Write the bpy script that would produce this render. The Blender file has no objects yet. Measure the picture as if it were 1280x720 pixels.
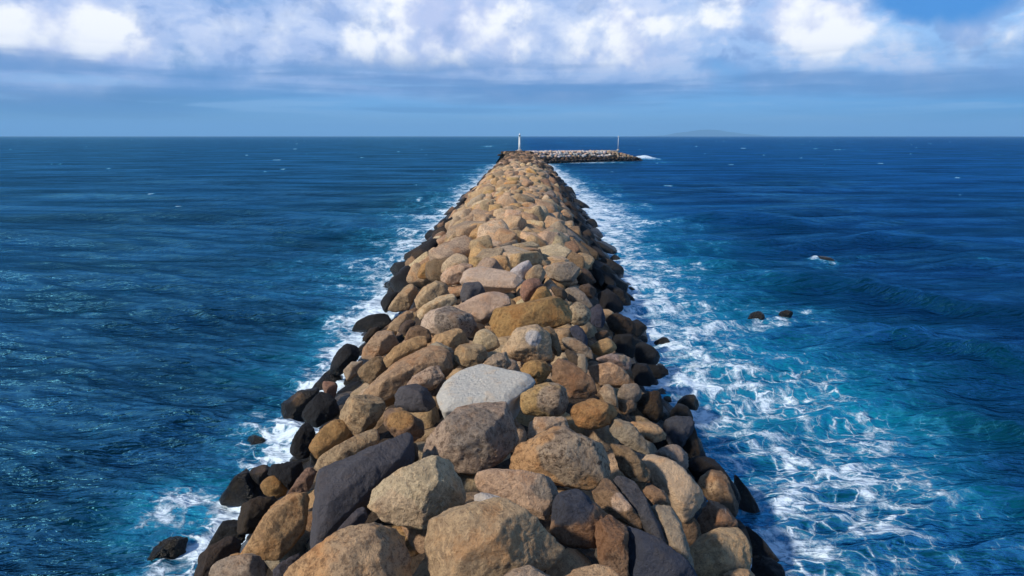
import bpy, bmesh, math, random
import numpy as np
from mathutils import Vector, Matrix

random.seed(7)
rng = np.random.default_rng(7)
scene = bpy.context.scene
COL = scene.collection

# ------------------------------------------------------------------ camera
H = 11.4                      # metres above the sea
F = 853.3                     # focal length in photo pixels (1280 wide)
PITCH = math.atan(190.0 / F)
YAW = math.atan(12.0 / F / math.cos(PITCH))     # the axis of the breakwater is +Y
cam_d = bpy.data.cameras.new("camera")
cam = bpy.data.objects.new("camera", cam_d)
COL.objects.link(cam)
cam.location = (0, 0, H)
cam.rotation_euler = (math.pi / 2 - PITCH, 0, YAW)
cam_d.sensor_width = 36.0
cam_d.lens = 24.0
cam_d.clip_start = 0.1
cam_d.clip_end = 60000
scene.camera = cam
C0 = np.array([0.0, 0.0, H])
fw = np.array([-math.sin(YAW) * math.cos(PITCH), math.cos(YAW) * math.cos(PITCH), -math.sin(PITCH)])
rt = np.array([math.cos(YAW), math.sin(YAW), 0.0])
up = np.cross(rt, fw)


def ray(u, v):
    d = fw + rt * (u - 640.0) / F - up * (v - 360.0) / F
    return d / np.linalg.norm(d)


def on_plane(u, v, z=0.0):
    d = ray(u, v)
    t = (z - H) / d[2]
    return C0 + d * t


def to_px(p):
    q = np.asarray(p) - C0
    dep = q @ fw
    return 640 + F * (q @ rt) / dep, 360 - F * (q @ up) / dep


# ------------------------------------------------------------------ noise
_perm = rng.permutation(256)
_perm = np.concatenate([_perm, _perm, _perm])
_grad = rng.normal(size=(256, 3))
_grad /= np.linalg.norm(_grad, axis=1)[:, None]


def gnoise(p):
    p = np.asarray(p, dtype=np.float64)
    i = np.floor(p).astype(np.int64)
    f = p - i
    i &= 255
    w = f * f * f * (f * (f * 6 - 15) + 10)
    r = 0.0
    for dx in (0, 1):
        for dy in (0, 1):
            for dz in (0, 1):
                h = _perm[_perm[_perm[i[:, 0] + dx] + i[:, 1] + dy] + i[:, 2] + dz]
                g = _grad[h]
                dot = g[:, 0] * (f[:, 0] - dx) + g[:, 1] * (f[:, 1] - dy) + g[:, 2] * (f[:, 2] - dz)
                wx = w[:, 0] if dx else 1 - w[:, 0]
                wy = w[:, 1] if dy else 1 - w[:, 1]
                wz = w[:, 2] if dz else 1 - w[:, 2]
                r = r + dot * wx * wy * wz
    return r * 1.6


def fbm(p, octv=4, gain=0.5, ridged=False):
    a, s, f = 1.0, 0.0, 1.0
    for k in range(octv):
        n = gnoise(p * f + 17.3 * k)
        if ridged:
            n = 0.5 - np.abs(n)
        s = s + a * n
        a *= gain
        f *= 2.03
    return s


def sstep(a, b, x):
    t = np.clip((x - a) / (b - a), 0, 1)
    return t * t * (3 - 2 * t)


# ------------------------------------------------------------------ tags
def tag(o, label=None, cat=None, group=None, kind=None):
    if label:
        o["label"] = label
    if cat:
        o["category"] = cat
    if group:
        o["group"] = group
    if kind:
        o["kind"] = kind
    return o


def mesh_obj(name, verts, faces, mat, parent=None, colors=None, smooth=True):
    me = bpy.data.meshes.new(name)
    verts = np.asarray(verts, dtype=np.float32)
    nv = len(verts)
    me.vertices.add(nv)
    me.vertices.foreach_set("co", verts.ravel())
    if isinstance(faces, np.ndarray):
        nf, k = faces.shape
        me.loops.add(nf * k)
        me.loops.foreach_set("vertex_index", faces.astype(np.int32).ravel())
        me.polygons.add(nf)
        me.polygons.foreach_set("loop_start", np.arange(0, nf * k, k, dtype=np.int32))
    else:
        flat = [i for f in faces for i in f]
        me.loops.add(len(flat))
        me.loops.foreach_set("vertex_index", np.array(flat, dtype=np.int32))
        me.polygons.add(len(faces))
        st = np.cumsum([0] + [len(f) for f in faces[:-1]])
        me.polygons.foreach_set("loop_start", np.array(st, dtype=np.int32))
    me.update(calc_edges=True)
    me.validate()
    if smooth:
        me.polygons.foreach_set("use_smooth", np.ones(len(me.polygons), dtype=bool))
    if colors:
        for an, arr in colors.items():
            arr = np.asarray(arr, dtype=np.float32)
            if arr.ndim == 1:
                at = me.attributes.new(an, "FLOAT", "POINT")
                at.data.foreach_set("value", arr)
            else:
                at = me.attributes.new(an, "FLOAT_COLOR", "POINT")
                at.data.foreach_set("color", arr.ravel())
    me.materials.append(mat)
    o = bpy.data.objects.new(name, me)
    COL.objects.link(o)
    if parent:
        o.parent = parent
    return o


# ------------------------------------------------------------------ node helper
class NT:
    def __init__(s, tree):
        s.t = tree
        s.n = tree.nodes
        s.l = tree.links

    def new(s, typ, **kw):
        nd = s.n.new(typ)
        for k, v in kw.items():
            setattr(nd, k, v)
        return nd

    def put(s, sock, val):
        if isinstance(val, bpy.types.NodeSocket):
            s.l.new(val, sock)
        elif val is not None:
            sock.default_value = val

    def math(s, op, a, b=None, c=None, clamp=False):
        nd = s.new("ShaderNodeMath", operation=op, use_clamp=clamp)
        s.put(nd.inputs[0], a)
        s.put(nd.inputs[1], b)
        s.put(nd.inputs[2], c)
        return nd.outputs[0]

    def vmath(s, op, a, b=None, out=0):
        nd = s.new("ShaderNodeVectorMath", operation=op)
        s.put(nd.inputs[0], a)
        s.put(nd.inputs[1], b)
        return nd.outputs[out]

    def mix(s, f, a, b, blend="MIX"):
        nd = s.new("ShaderNodeMix", data_type="RGBA", blend_type=blend)
        s.put(nd.inputs[0], f)
        s.put(nd.inputs[6], a)
        s.put(nd.inputs[7], b)
        return nd.outputs[2]

    def step(s, x, a, b):
        nd = s.new("ShaderNodeMapRange", interpolation_type="SMOOTHSTEP")
        s.put(nd.inputs[0], x)
        s.put(nd.inputs[1], a)
        s.put(nd.inputs[2], b)
        return nd.outputs[0]

    def noise(s, vec, scale, detail=4, rough=0.55, dist=0.0):
        nd = s.new("ShaderNodeTexNoise")
        s.put(nd.inputs["Vector"], vec)
        s.put(nd.inputs["Scale"], scale)
        nd.inputs["Detail"].default_value = detail
        nd.inputs["Roughness"].default_value = rough
        nd.inputs["Distortion"].default_value = dist
        return nd.outputs[0]

    def voro(s, vec, scale, feature="F1", rnd=1.0):
        nd = s.new("ShaderNodeTexVoronoi", feature=feature)
        s.put(nd.inputs["Vector"], vec)
        s.put(nd.inputs["Scale"], scale)
        nd.inputs["Randomness"].default_value = rnd
        return nd.outputs[0]

    def scale(s, vec, xyz):
        nd = s.new("ShaderNodeMapping")
        s.put(nd.inputs["Vector"], vec)
        nd.inputs["Scale"].default_value = xyz
        return nd.outputs[0]

    def attr(s, name):
        return s.new("ShaderNodeAttribute", attribute_name=name)


def new_mat(name):
    m = bpy.data.materials.new(name)
    m.use_nodes = True
    m.node_tree.nodes.clear()
    t = NT(m.node_tree)
    out = t.new("ShaderNodeOutputMaterial")
    b = t.new("ShaderNodeBsdfPrincipled")
    t.l.new(b.outputs[0], out.inputs[0])
    return m, t, b


# ------------------------------------------------------------------ rock material
def rock_material():
    m, t, b = new_mat("armour_rock")
    pos = t.new("ShaderNodeNewGeometry").outputs["Position"]
    at = t.attr("tint")
    tint, mott = at.outputs["Color"], at.outputs["Alpha"]
    gate = t.math("MULTIPLY_ADD", mott, 4.0, 0.15, clamp=True)
    # broad weathering
    n1 = t.noise(pos, 1.0, 8, 0.66, 0.2)
    n2 = t.noise(t.vmath("ADD", pos, (31.0, 7.0, 3.0)), 2.2, 7, 0.68, 0.1)
    n3 = t.noise(t.vmath("ADD", pos, (3.0, 57.0, 13.0)), 7.5, 6, 0.72, 0.0)
    fine = t.noise(pos, 26.0, 4, 0.75)
    c = t.mix(t.math("MULTIPLY", t.step(n1, 0.45, 0.60), t.math("MULTIPLY", gate, 0.65)), tint, t.mix(1.0, tint, (0.62, 0.60, 0.62, 1), "MULTIPLY"))
    c = t.mix(t.math("MULTIPLY", t.step(n2, 0.50, 0.68), 0.5), c, t.mix(1.0, tint, (1.18, 0.93, 0.70, 1), "MULTIPLY"))
    c = t.mix(t.math("MULTIPLY", t.step(n3, 0.53, 0.66), t.math("MULTIPLY", gate, 0.55)), c, t.mix(1.0, tint, (1.35, 1.33, 1.3, 1), "MULTIPLY"))
    # mottled lichen, pits
    pit = t.math("MULTIPLY", t.step(n3, 0.50, 0.40), t.math("ADD", t.math("MULTIPLY", gate, 0.25), t.math("MULTIPLY", mott, 0.7)))
    c = t.mix(pit, c, t.mix(1.0, tint, (0.28, 0.25, 0.24, 1), "MULTIPLY"))
    c = t.mix(t.math("MULTIPLY", t.step(fine, 0.46, 0.33), t.math("MULTIPLY", gate, 0.85)), c, t.mix(1.0, tint, (0.35, 0.32, 0.3, 1), "MULTIPLY"))
    c = t.mix(t.math("MULTIPLY", t.step(fine, 0.60, 0.72), t.math("MULTIPLY", gate, 0.5)), c, t.mix(1.0, tint, (1.6, 1.55, 1.45, 1), "MULTIPLY"))
    vn = t.noise(t.vmath("ADD", pos, (11.0, 91.0, 5.0)), 1.3, 3, 0.5, 0.8)
    vein = t.step(t.math("ABSOLUTE", t.math("SUBTRACT", vn, 0.5)), 0.014, 0.003)
    c = t.mix(t.math("MULTIPLY", vein, t.math("MULTIPLY", t.step(n1, 0.45, 0.6), 0.45)), c, t.mix(1.0, tint, (1.55, 1.5, 1.45, 1), "MULTIPLY"))
    rust = t.noise(t.vmath("ADD", pos, (71.0, 9.0, 45.0)), 0.75, 7, 0.62)
    c = t.mix(t.math("MULTIPLY", t.step(rust, 0.54, 0.66), t.math("MULTIPLY", gate, 0.42)), c, t.mix(1.0, tint, (0.95, 0.62, 0.36, 1), "MULTIPLY"))
    c = t.mix(t.math("MULTIPLY", t.step(rust, 0.44, 0.34), t.math("MULTIPLY", gate, 0.45)), c, t.mix(1.0, tint, (0.62, 0.62, 0.64, 1), "MULTIPLY"))
    drop = t.math("MULTIPLY", t.step(t.noise(t.vmath("ADD", pos, (5.0, 21.0, 77.0)), 2.1, 8, 0.7), 0.68, 0.74), 0.8)
    c = t.mix(drop, c, (0.62, 0.60, 0.55, 1))
    # tidal band: wet and dark with weed
    sep = t.new("ShaderNodeSeparateXYZ")
    t.l.new(pos, sep.inputs[0])
    zz = t.math("ADD", sep.outputs[2], t.math("MULTIPLY", t.math("SUBTRACT", n1, 0.5), 1.8))
    wet = t.step(zz, 1.75, 0.65)
    c = t.mix(wet, c, t.mix(t.step(n2, 0.45, 0.65), (0.008, 0.009, 0.011, 1), (0.024, 0.018, 0.010, 1)))
    t.l.new(c, b.inputs["Base Color"])
    r = t.math("MULTIPLY_ADD", wet, -0.54, 0.86)
    t.l.new(r, b.inputs["Roughness"])
    b.inputs["Specular IOR Level"].default_value = 0.3
    # bump: cracks, grain
    hgt = t.math("ADD", t.math("MULTIPLY", n3, 0.65), t.math("MULTIPLY", fine, 0.26))
    hgt = t.math("ADD", hgt, t.math("MULTIPLY", n2, 0.6))
    bp = t.new("ShaderNodeBump")
    bp.inputs["Strength"].default_value = 1.0
    bp.inputs["Distance"].default_value = 0.20
    t.l.new(hgt, bp.inputs["Height"])
    t.l.new(bp.outputs[0], b.inputs["Normal"])
    return m


ROCK = rock_material()

TONES = {
    "tan": (0.47, 0.32, 0.19), "sand": (0.56, 0.415, 0.265), "gold": (0.52, 0.335, 0.155),
    "ochre": (0.38, 0.215, 0.085), "brown": (0.26, 0.165, 0.098), "red": (0.27, 0.15, 0.10),
    "greytan": (0.40, 0.30, 0.205), "grey": (0.31, 0.25, 0.195), "pink": (0.56, 0.41, 0.30),
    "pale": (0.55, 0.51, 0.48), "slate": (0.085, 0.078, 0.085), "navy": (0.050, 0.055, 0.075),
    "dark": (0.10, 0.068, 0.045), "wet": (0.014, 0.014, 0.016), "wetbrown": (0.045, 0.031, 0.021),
}

# ------------------------------------------------------------------ mound
_PY = [0, 14, 30, 60, 110, 200, 400]
XL = lambda y: np.interp(y, _PY, [-8.6, -8.9, -9.7, -9.8, -10.1, -9.6, -9.4])
XR = lambda y: np.interp(y, _PY, [7.0, 7.1, 7.4, 7.9, 9.0, 9.6, 9.8])
CL = lambda y: np.interp(y, _PY, [-4.3, -4.3, -4.3, -4.8, -5.4, -5.6, -5.6])
CR = lambda y: np.interp(y, _PY, [2.6, 2.6, 2.6, 2.9, 3.5, 4.2, 4.2])


def zs(x, y):
    xl, xr, cl, cr = XL(y), XR(y), CL(y), CR(y)
    a = (x - xl) / (cl - xl) * 3.5
    c = (xr - x) / (xr - cr) * 3.5
    mid = 3.5 + 0.55 * np.clip(1 - ((x - (cl + cr) / 2) / ((cr - cl) / 2)) ** 2, 0, 1)
    return np.minimum(np.minimum(a, c), mid)


def surf_normal(x, y):
    e = 0.4
    n = np.array([-(zs(x + e, y) - zs(x - e, y)) / (2 * e), -(zs(x, y + e) - zs(x, y - e)) / (2 * e), 1.0])
    return n / np.linalg.norm(n)


def hit_mound(u, v, off=0.25, zmin=-0.1):
    d = ray(u, v)
    t = 5.0
    while t < 900:
        p = C0 + d * t
        if p[2] < max(zs(p[0], p[1]) + off, zmin):
            break
        t += 0.05 + t * 0.001
    return p


# ------------------------------------------------------------------ rocks
_ICO = {}


def ico(sub):
    if sub not in _ICO:
        bm = bmesh.new()
        bmesh.ops.create_icosphere(bm, subdivisions=sub, radius=1.0)
        bm.verts.ensure_lookup_table()
        v = np.array([x.co[:] for x in bm.verts])
        f = np.array([[q.index for q in p.verts] for p in bm.faces])
        bm.free()
        _ICO[sub] = (v, f)
    return _ICO[sub]


def hull_planes(pts):
    bm = bmesh.new()
    for p in pts:
        bm.verts.new(p)
    bmesh.ops.convex_hull(bm, input=bm.verts)
    bm.normal_update()
    N, Hh = [], []
    for f in bm.faces:
        n = np.array(f.normal[:])
        if np.linalg.norm(n) < 0.5 or f.calc_area() < 1e-6:
            continue
        h = n @ np.array(f.verts[0].co[:])
        if h < 0:
            n, h = -n, -h
        N.append(n)
        Hh.append(max(h, 0.12))
    bm.free()
    return np.array(N), np.array(Hh)


def rock_verts(pts, sub, seed, sharp=60.0, rough=1.0, chips=5, planes=()):
    """solid, slightly worn polyhedron through pts (local metres, around the origin)"""
    r = np.random.default_rng(seed)
    pts = np.asarray(pts, dtype=float)
    ext = np.abs(pts).max(axis=0) + 1e-3
    q = pts / ext
    N, Hh = hull_planes(q)
    for k in range(chips):
        n = r.normal(size=3)
        n[2] = abs(n[2]) * 0.8
        n /= np.linalg.norm(n)
        sup = (q @ n).max()
        N = np.vstack([N, n])
        Hh = np.append(Hh, sup * r.uniform(0.72, 0.95))
    for n, fr in planes:
        n = np.asarray(n) * ext
        n /= np.linalg.norm(n)
        N = np.vstack([N, n])
        Hh = np.append(Hh, (q @ n).max() * fr)
    V, Fc = ico(sub)
    tt = np.clip((V @ N.T) / Hh, 0, None)
    rad = (tt ** sharp).sum(axis=1) ** (-1.0 / sharp)
    rad = np.minimum(rad, 1.5)
    P = V * rad[:, None] * ext
    size = float(np.cbrt(ext.prod()))
    off = r.uniform(0, 90, 3)
    d1 = fbm(P / size * 1.1 + off, 3) * 0.030
    d2 = fbm(P / size * 2.4 + off, 4 if sub > 3 else 2, 0.6) * 0.036
    d3 = 0
    if sub >= 5:
        d3 = fbm(P * 5.5 + off, 4, 0.65) * 0.022 / max(size, 0.3)
    P = P + V * ext / ext.max() * ((d1 + d2 - 0.02 + d3) * size * rough)[:, None]
    return P, Fc


def tint_array(n, tone, seed, mott=0.3, P=None):
    r = np.random.default_rng(seed + 5)
    c = np.array(TONES[tone]) * r.uniform(0.88, 1.12) * (1 + r.uniform(-0.05, 0.05, 3))
    a = np.empty((n, 4))
    a[:, :3] = c
    a[:, 3] = mott
    return a


TILES = {"A": (220, 585, 16 / 3), "B": (440, 585, 16 / 3), "C": (640, 585, 16 / 3), "D": (820, 585, 16 / 3),
         "E": (340, 450, 16 / 3), "F": (520, 450, 16 / 3), "G": (720, 450, 16 / 3), "H": (400, 330, 16 / 3),
         "I": (600, 330, 16 / 3), "J": (480, 230, 16 / 3), "K": (600, 230, 16 / 3),
         "t3": (420, 320, 4), "t4": (640, 320, 4), "t5": (220, 480, 3), "t6": (460, 480, 3), "t7": (700, 480, 3),
         "P": (0, 0, 1)}


def tpx(tile, s):
    ox, oy, sc = TILES[tile]
    return [(ox + float(a) / sc, oy + float(b) / sc) for a, b in (w.split(",") for w in s.split())]


MAIN = "boulders of the breakwater"
placed = []        # (x, y, radius) of traced boulders


def traced(tile, poly, tone, label, k=0.5, thick=0.46, mott=0.3, patch=None, sharp=60, in_water=False, cat="boulder", name="boulder", group=MAIN, apex=(0.0, 0.0), flat=False):
    px = tpx(tile, poly)
    seed = abs(hash_str(label)) % 99991
    r = np.random.default_rng(seed)
    us = np.array([p[0] for p in px])
    vs = np.array([p[1] for p in px])
    cu, cv = (us.min() + us.max()) / 2 * 0.5 + us.mean() * 0.5, (vs.min() + vs.max()) / 2 * 0.5 + vs.mean() * 0.5
    if in_water:
        P0 = on_plane(cu, cv, 0.05)
        ns = np.array([0, 0, 1.0])
    else:
        P0 = hit_mound(cu, cv)
        ns = surf_normal(P0[0], P0[1])
        ns = ns * 0.6 + np.array([0, 0, 0.4])
    w = C0 - P0
    w /= np.linalg.norm(w)
    n = w * (1 - k) + ns * k
    n /= np.linalg.norm(n)
    ring = []
    for u, v in px:
        d = ray(u, v)
        t = ((P0 - C0) @ n) / (d @ n)
        ring.append(C0 + d * t)
    ring = np.array(ring)
    ex = rt - n * (rt @ n)
    ex /= np.linalg.norm(ex)
    ey = np.cross(n, ex)
    R = np.stack([ex, ey, n])
    loc = (ring - P0) @ R.T
    mid = (loc.max(axis=0) + loc.min(axis=0)) / 2
    P0 = P0 + mid @ R
    loc = loc - mid
    # narrowest width over directions
    ang = np.linspace(0, math.pi, 12, endpoint=False)
    wd = [np.ptp(loc[:, 0] * math.cos(a) + loc[:, 1] * math.sin(a)) for a in ang]
    wmin = min(wd)
    t1, t2 = wmin * thick, wmin * 0.55
    pts = [*(loc * 1.10)]
    apx = np.array([apex[0] * np.ptp(loc[:, 0]) * 0.5, apex[1] * np.ptp(loc[:, 1]) * 0.5, 0])
    m = len(loc) if sharp < 18 or flat else int(r.integers(4, 6))
    start = r.uniform(0, len(loc))
    ta_, tb_ = r.uniform(-0.35, 0.35, 2) * (0.2 if flat else 1)
    hw = np.ptp(loc[:, 0]) / 2, np.ptp(loc[:, 1]) / 2
    for j in range(m):
        fpos = (start + j * len(loc) / m) % len(loc)
        i0 = int(fpos)
        q = loc[i0] * (1 - fpos + i0) + loc[(i0 + 1) % len(loc)] * (fpos - i0)
        s = r.uniform(0.55, 0.8) if sharp < 18 else r.uniform(0.42, 0.82)
        if flat:
            s = r.uniform(0.84, 0.92)
        q = q * s + apx
        hgt = t1 * (1 + ta_ * q[0] / hw[0] + tb_ * q[1] / hw[1]) * r.uniform(0.9, 1.06)
        pts.append(q + np.array([0, 0, hgt]))
    for q in loc:
        pts.append(q * r.uniform(0.6, 0.85) + np.array([0, 0, -t2 * r.uniform(0.6, 1.0)]))
    dep = np.linalg.norm(P0 - C0)
    pxs = max(np.ptp(us), np.ptp(vs))
    sub = 6 if pxs > 110 else (5 if pxs > 38 else 4)
    if pxs < 14:
        sub = 3
    pl = []
    if sharp > 18 and not flat:
        for base, fr in (((0.05, -0.08, 1.0), 0.74), ((-0.75, -0.45, 0.40), 0.72), ((0.45, -0.75, 0.25), 0.73), ((0.75, 0.1, 0.35), 0.74), ((-0.2, -0.85, 0.45), 0.80)):
            nn = np.array(base) + r.normal(0, 0.20, 3)
            pl.append((R @ (nn / np.linalg.norm(nn)), fr * r.uniform(0.92, 1.12)))
    V, Fc = rock_verts(pts, sub, seed, sharp=sharp, chips=0 if flat else (5 if sharp > 18 else 2), planes=pl, rough=0.45 if flat else 1.0)
    W = V @ R
    ta = tint_array(len(V), tone, seed, mott)
    if patch:
        pt, cx, cy, rad, ptone = patch
        ox, oy, sc = TILES[tile]
        q = W + P0 - C0
        de = q @ fw
        U = 640 + F * (q @ rt) / de
        Vv = 360 - F * (q @ up) / de
        rr = np.hypot(U - (ox + cx / sc), (Vv - (oy + cy / sc)) * 1.15) / (rad / sc)
        rr = rr + 0.35 * fbm(W * 1.6 + seed % 50, 4)
        fac = (1 - sstep(0.85, 1.05, rr))[:, None]
        ta[:, :3] = ta[:, :3] * (1 - fac) + np.array(TONES[ptone]) * fac
        if pt == "m":
            ta[:, 3:] = np.maximum(ta[:, 3:], fac * 1.0)
    o = mesh_obj(name, W, Fc, ROCK, colors={"tint": ta})
    o.location = P0
    tag(o, label, cat, group)
    placed.append((P0[0], P0[1], max(np.ptp(loc[:, 0]), np.ptp(loc[:, 1])) / 2, o))
    return o


def hash_str(s):
    h = 0
    for ch in s:
        h = (h * 131 + ord(ch)) & 0x7FFFFFFF
    return h


T = traced
# ---- bottom rows
T("A", "205,740 270,640 350,590 500,575 590,600 605,690 590,820 220,840", "greytan", "smooth grey-brown boulder cut off by the bottom edge, below the long tan wedge boulder")
T("A", "405,580 450,520 490,420 560,320 680,230 800,165 895,145 890,300 860,400 780,500 690,605 560,590", "gold", "long tan wedge boulder with a dark pitted underside, lying left of the dark slate slab", k=0.45, mott=0.5)
T("t5", "505,385 515,340 610,310 720,255 790,215 840,185 850,230 915,230 880,290 760,390 700,450 600,560 520,640 465,625 490,520", "slate", "big dark slate slab leaning down the slope between two tan boulders", k=0.45, mott=0.05, sharp=80, thick=0.36)
T("E", "230,725 330,650 450,590 560,520 690,440 740,500 700,580 560,650 420,740", "tan", "flaky tan ridge of rock along the upper edge of the dark slate slab", k=0.4, mott=0.5)
T("A", "700,225 770,150 830,80 860,10 950,-5 910,80 885,145 800,195", "red", "thin reddish-brown boulder between the black waterline rocks and the slate slab", k=0.4)
T("A", "400,340 430,260 540,215 650,190 710,220 560,325 480,430 410,430", "wetbrown", "wet dark grey rock wedged at the foot of the long tan wedge boulder", k=0.5)
T("A", "165,570 210,480 270,400 400,335 480,400 465,470 300,510 230,540", "wet", "black wet rock above a brown wet one, bottom of the left waterline")
T("A", "90,740 150,600 230,520 330,470 450,455 440,540 400,590 290,640 215,740 150,800", "wetbrown", "long wet dark brown rock rising from the water beside the grey-brown boulder")
T("A", "620,700 700,640 760,600 850,565 800,660 740,740 650,770", "slate", "small charcoal stone squeezed in front of the slate slab's lower end", mott=0.6)
T("t5", "410,720 500,640 570,590 640,560 700,520 760,510 840,535 860,620 880,720 900,840 500,880 380,790", "gold", "large orange-tan boulder with crumbly streaks at the bottom, right of the slate slab", k=0.45, mott=0.6, patch=("c", 700, 640, 150, "tan"))
T("t5", "575,595 620,530 680,470 720,452 725,490 700,525 640,562", "slate", "small blue-grey boulder between the slate slab and the orange-tan boulder", mott=0.1)
T("A", "290,195 330,120 400,60 470,10 530,50 570,190 520,245 420,250 300,245", "wet", "smooth black rock jutting into the foam beside a round ochre stone", k=0.4)
T("A", "600,30 650,-20 800,-40 880,-25 840,70 770,150 740,120 700,40", "wet", "black rock right behind the round ochre stone", k=0.4)
T("A", "480,10 560,-25 650,-10 610,60 560,110 520,90", "brown", "small brown stone perched against the smooth black rock", k=0.4)
T("A", "555,120 600,60 660,35 730,60 755,120 735,175 660,210 590,180", "ochre", "round ochre stone sitting between two black waterline rocks", k=0.35, sharp=15)
T("t6", "5,450 25,400 110,340 190,290 240,280 310,288 375,350 372,450 280,480 215,540 150,515 60,505", "sand", "big tan boulder with a bright cream front ledge, beside the large front boulder", k=0.45, mott=0.35, patch=("c", 100, 480, 95, "sand"))
T("t6", "185,305 200,240 280,150 340,95 430,72 520,68 570,90 582,140 575,200 500,285 400,325 330,300 270,285", "greytan", "large mottled grey-brown boulder directly in front of the pale grey slab", k=0.4, mott=0.75, patch=("c", 400, 185, 110, "grey"))
T("F", "155,235 205,150 300,82 430,45 560,65 740,100 780,150 700,215 600,285 400,305 200,335", "pale", "pale grey flat-topped slab, lightest stone on the crest", k=0.92, mott=0.0, thick=0.08, flat=True)
T("F", "690,275 715,200 800,165 920,146 1000,190 1022,270 990,365 900,388 780,372 712,355", "gold", "round golden boulder at the right end of the pale grey slab", k=0.3, mott=0.5, sharp=15, patch=("m", 930, 260, 120, "greytan"))
T("t6", "588,185 598,128 740,125 770,160 660,200 610,210", "sand", "small sandy stone tucked under the round golden boulder", k=0.4)
T("t6", "512,292 560,235 650,200 740,148 830,180 900,220 938,290 920,350 830,395 740,372 640,328 540,322", "gold", "large golden boulder with a speckled brown-and-white right half", k=0.4, mott=0.7, patch=("m", 790, 260, 150, "greytan"))
T("t6", "396,378 420,335 500,318 600,328 700,348 737,390 720,445 660,505 560,482 480,412", "sand", "sandy boulder with a grey upper right corner, below the speckled golden boulder", k=0.42, mott=0.3, patch=("c", 690, 370, 70, "grey"))
T("t6", "382,440 408,398 480,418 550,468 590,505 520,530 430,495", "pale", "whitish-grey stone peeping out behind the large front boulder", mott=0.1)
T("t6", "188,610 230,528 300,482 380,458 520,488 590,488 650,520 742,600 738,645 640,692 520,705 400,740 260,760 205,700", "tan", "largest boulder in front, flat tan top and golden broken front faces", k=0.5, mott=0.25, sharp=80, thick=0.5, apex=(0.0, 0.06))
T("t6", "490,740 530,705 600,688 700,712 720,780 520,800", "greytan", "grey-tan stone poking up at the bottom edge under the largest front boulder")
T("C", "225,355 255,260 330,160 390,132 470,160 560,230 645,310 640,400 660,480 560,522 430,517 330,478 240,400", "brown", "brown boulder with a smooth blue-black upper face, beside the largest front boulder", k=0.4, mott=0.4, patch=("c", 390, 250, 165, "navy"))
T("C", "560,330 640,308 720,360 795,450 800,560 800,720 700,700 570,640 640,520 620,420", "brown", "rough brown speckled boulder squeezed between the blue-black faced boulder and navy slab", k=0.4, mott=0.9)
T("C", "345,740 430,672 560,640 680,680 780,740 780,820 360,820", "tan", "plain tan boulder cut by the bottom edge, below the speckled brown one")
T("C", "522,175 570,110 630,58 700,140 765,250 835,330 905,400 860,410 750,345 640,300 560,240", "brown", "narrow brown stone with a pale pinkish edge against a slate stone", k=0.4, mott=0.4, patch=("c", 740, 230, 70, "pink"))  # pink patch paints the stone's sunlit edge into its tint
T("C", "660,55 760,72 860,128 925,230 985,380 1035,550 960,505 900,425 800,300 720,160", "slate", "long slate-grey stone sloping down beside the narrow brown one", k=0.4, mott=0.4)
T("C", "765,390 860,440 960,500 1080,590 1200,690 1300,780 1250,860 820,860 800,600", "navy", "smooth navy-black slab sloping down to the bottom edge", k=0.45, mott=0.05, sharp=80)
T("C", "900,260 1060,255 1110,330 1170,480 1215,640 1225,700 1090,600 1030,550 980,380", "greytan", "long smooth grey-tan stone lying along the navy-black slab", k=0.4, mott=0.15, sharp=15)
T("t7", "298,292 328,260 400,278 460,328 530,390 550,432 520,482 470,517 438,480 400,432 350,380", "sand", "long smooth tan boulder pointing down the right slope", k=0.42, mott=0.1, sharp=15)
T("t7", "305,392 350,378 410,418 422,465 360,465", "brown", "small brown stone under the left edge of the long smooth tan boulder", k=0.4)
T("t7", "345,262 400,230 440,226 482,270 482,312 450,335 390,285", "grey", "rounded grey stone behind the long smooth tan boulder", k=0.4, sharp=15, mott=0.1)
T("t7", "185,210 250,238 310,278 348,320 332,362 280,362 220,305", "brown", "ledge-like brown stone right of the speckled golden boulder", k=0.45)
T("t7", "178,152 200,118 260,148 310,188 342,240 335,268 260,240 200,192", "grey", "dark grey slanting stone above the ledge-like brown stone", k=0.4)
T("t7", "262,140 330,138 400,180 404,202 350,218 300,190", "tan", "thin tan stone beyond the dark grey slanting stone", k=0.45)
T("t7", "28,95 60,70 120,53 190,75 218,112 190,152 120,172 58,152", "ochre", "brown ochre boulder right of the round golden boulder", k=0.42, sharp=15)
T("G", "575,420 640,385 760,380 790,430 740,560 700,580 620,560", "navy", "wet blue-grey boulder with a vertical brown edge, right waterline", k=0.4, mott=0.05)
T("G", "740,430 790,430 830,540 825,640 780,660 715,600 720,500", "wetbrown", "upright dark brown wet stone beside the wet blue-grey boulder", k=0.35)
T("G", "625,340 670,290 730,310 790,380 770,400 640,390", "wet", "black wet stone atop the blue-grey boulder at the right waterline", k=0.45)
T("G", "670,285 720,240 800,232 830,300 810,335 740,320", "wet", "black rock awash in the foam just off the wet blue-grey boulder", k=0.4)
T("G", "270,230 300,170 420,165 448,200 420,270 350,280", "grey", "flat pale-topped grey stone in the shade of the right slope", k=0.45, mott=0.2)
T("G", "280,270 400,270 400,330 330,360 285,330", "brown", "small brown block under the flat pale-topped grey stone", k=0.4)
T("G", "155,215 180,170 220,165 265,200 290,270 280,320 200,280", "greytan", "small grey-tan stone left of the flat pale-topped grey stone", k=0.4)
T("G", "395,300 450,230 540,213 585,310 605,380 560,415 470,380", "wetbrown", "dark wet brown boulder with two lighter bands near the right waterline", k=0.4)
T("t7", "515,372 560,328 620,318 652,390 672,472 650,505 600,462 558,430", "brown", "rusty brown boulder with tan crags, low on the right slope", k=0.4, mott=0.6, patch=("m", 550, 365, 50, "tan"))
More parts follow.
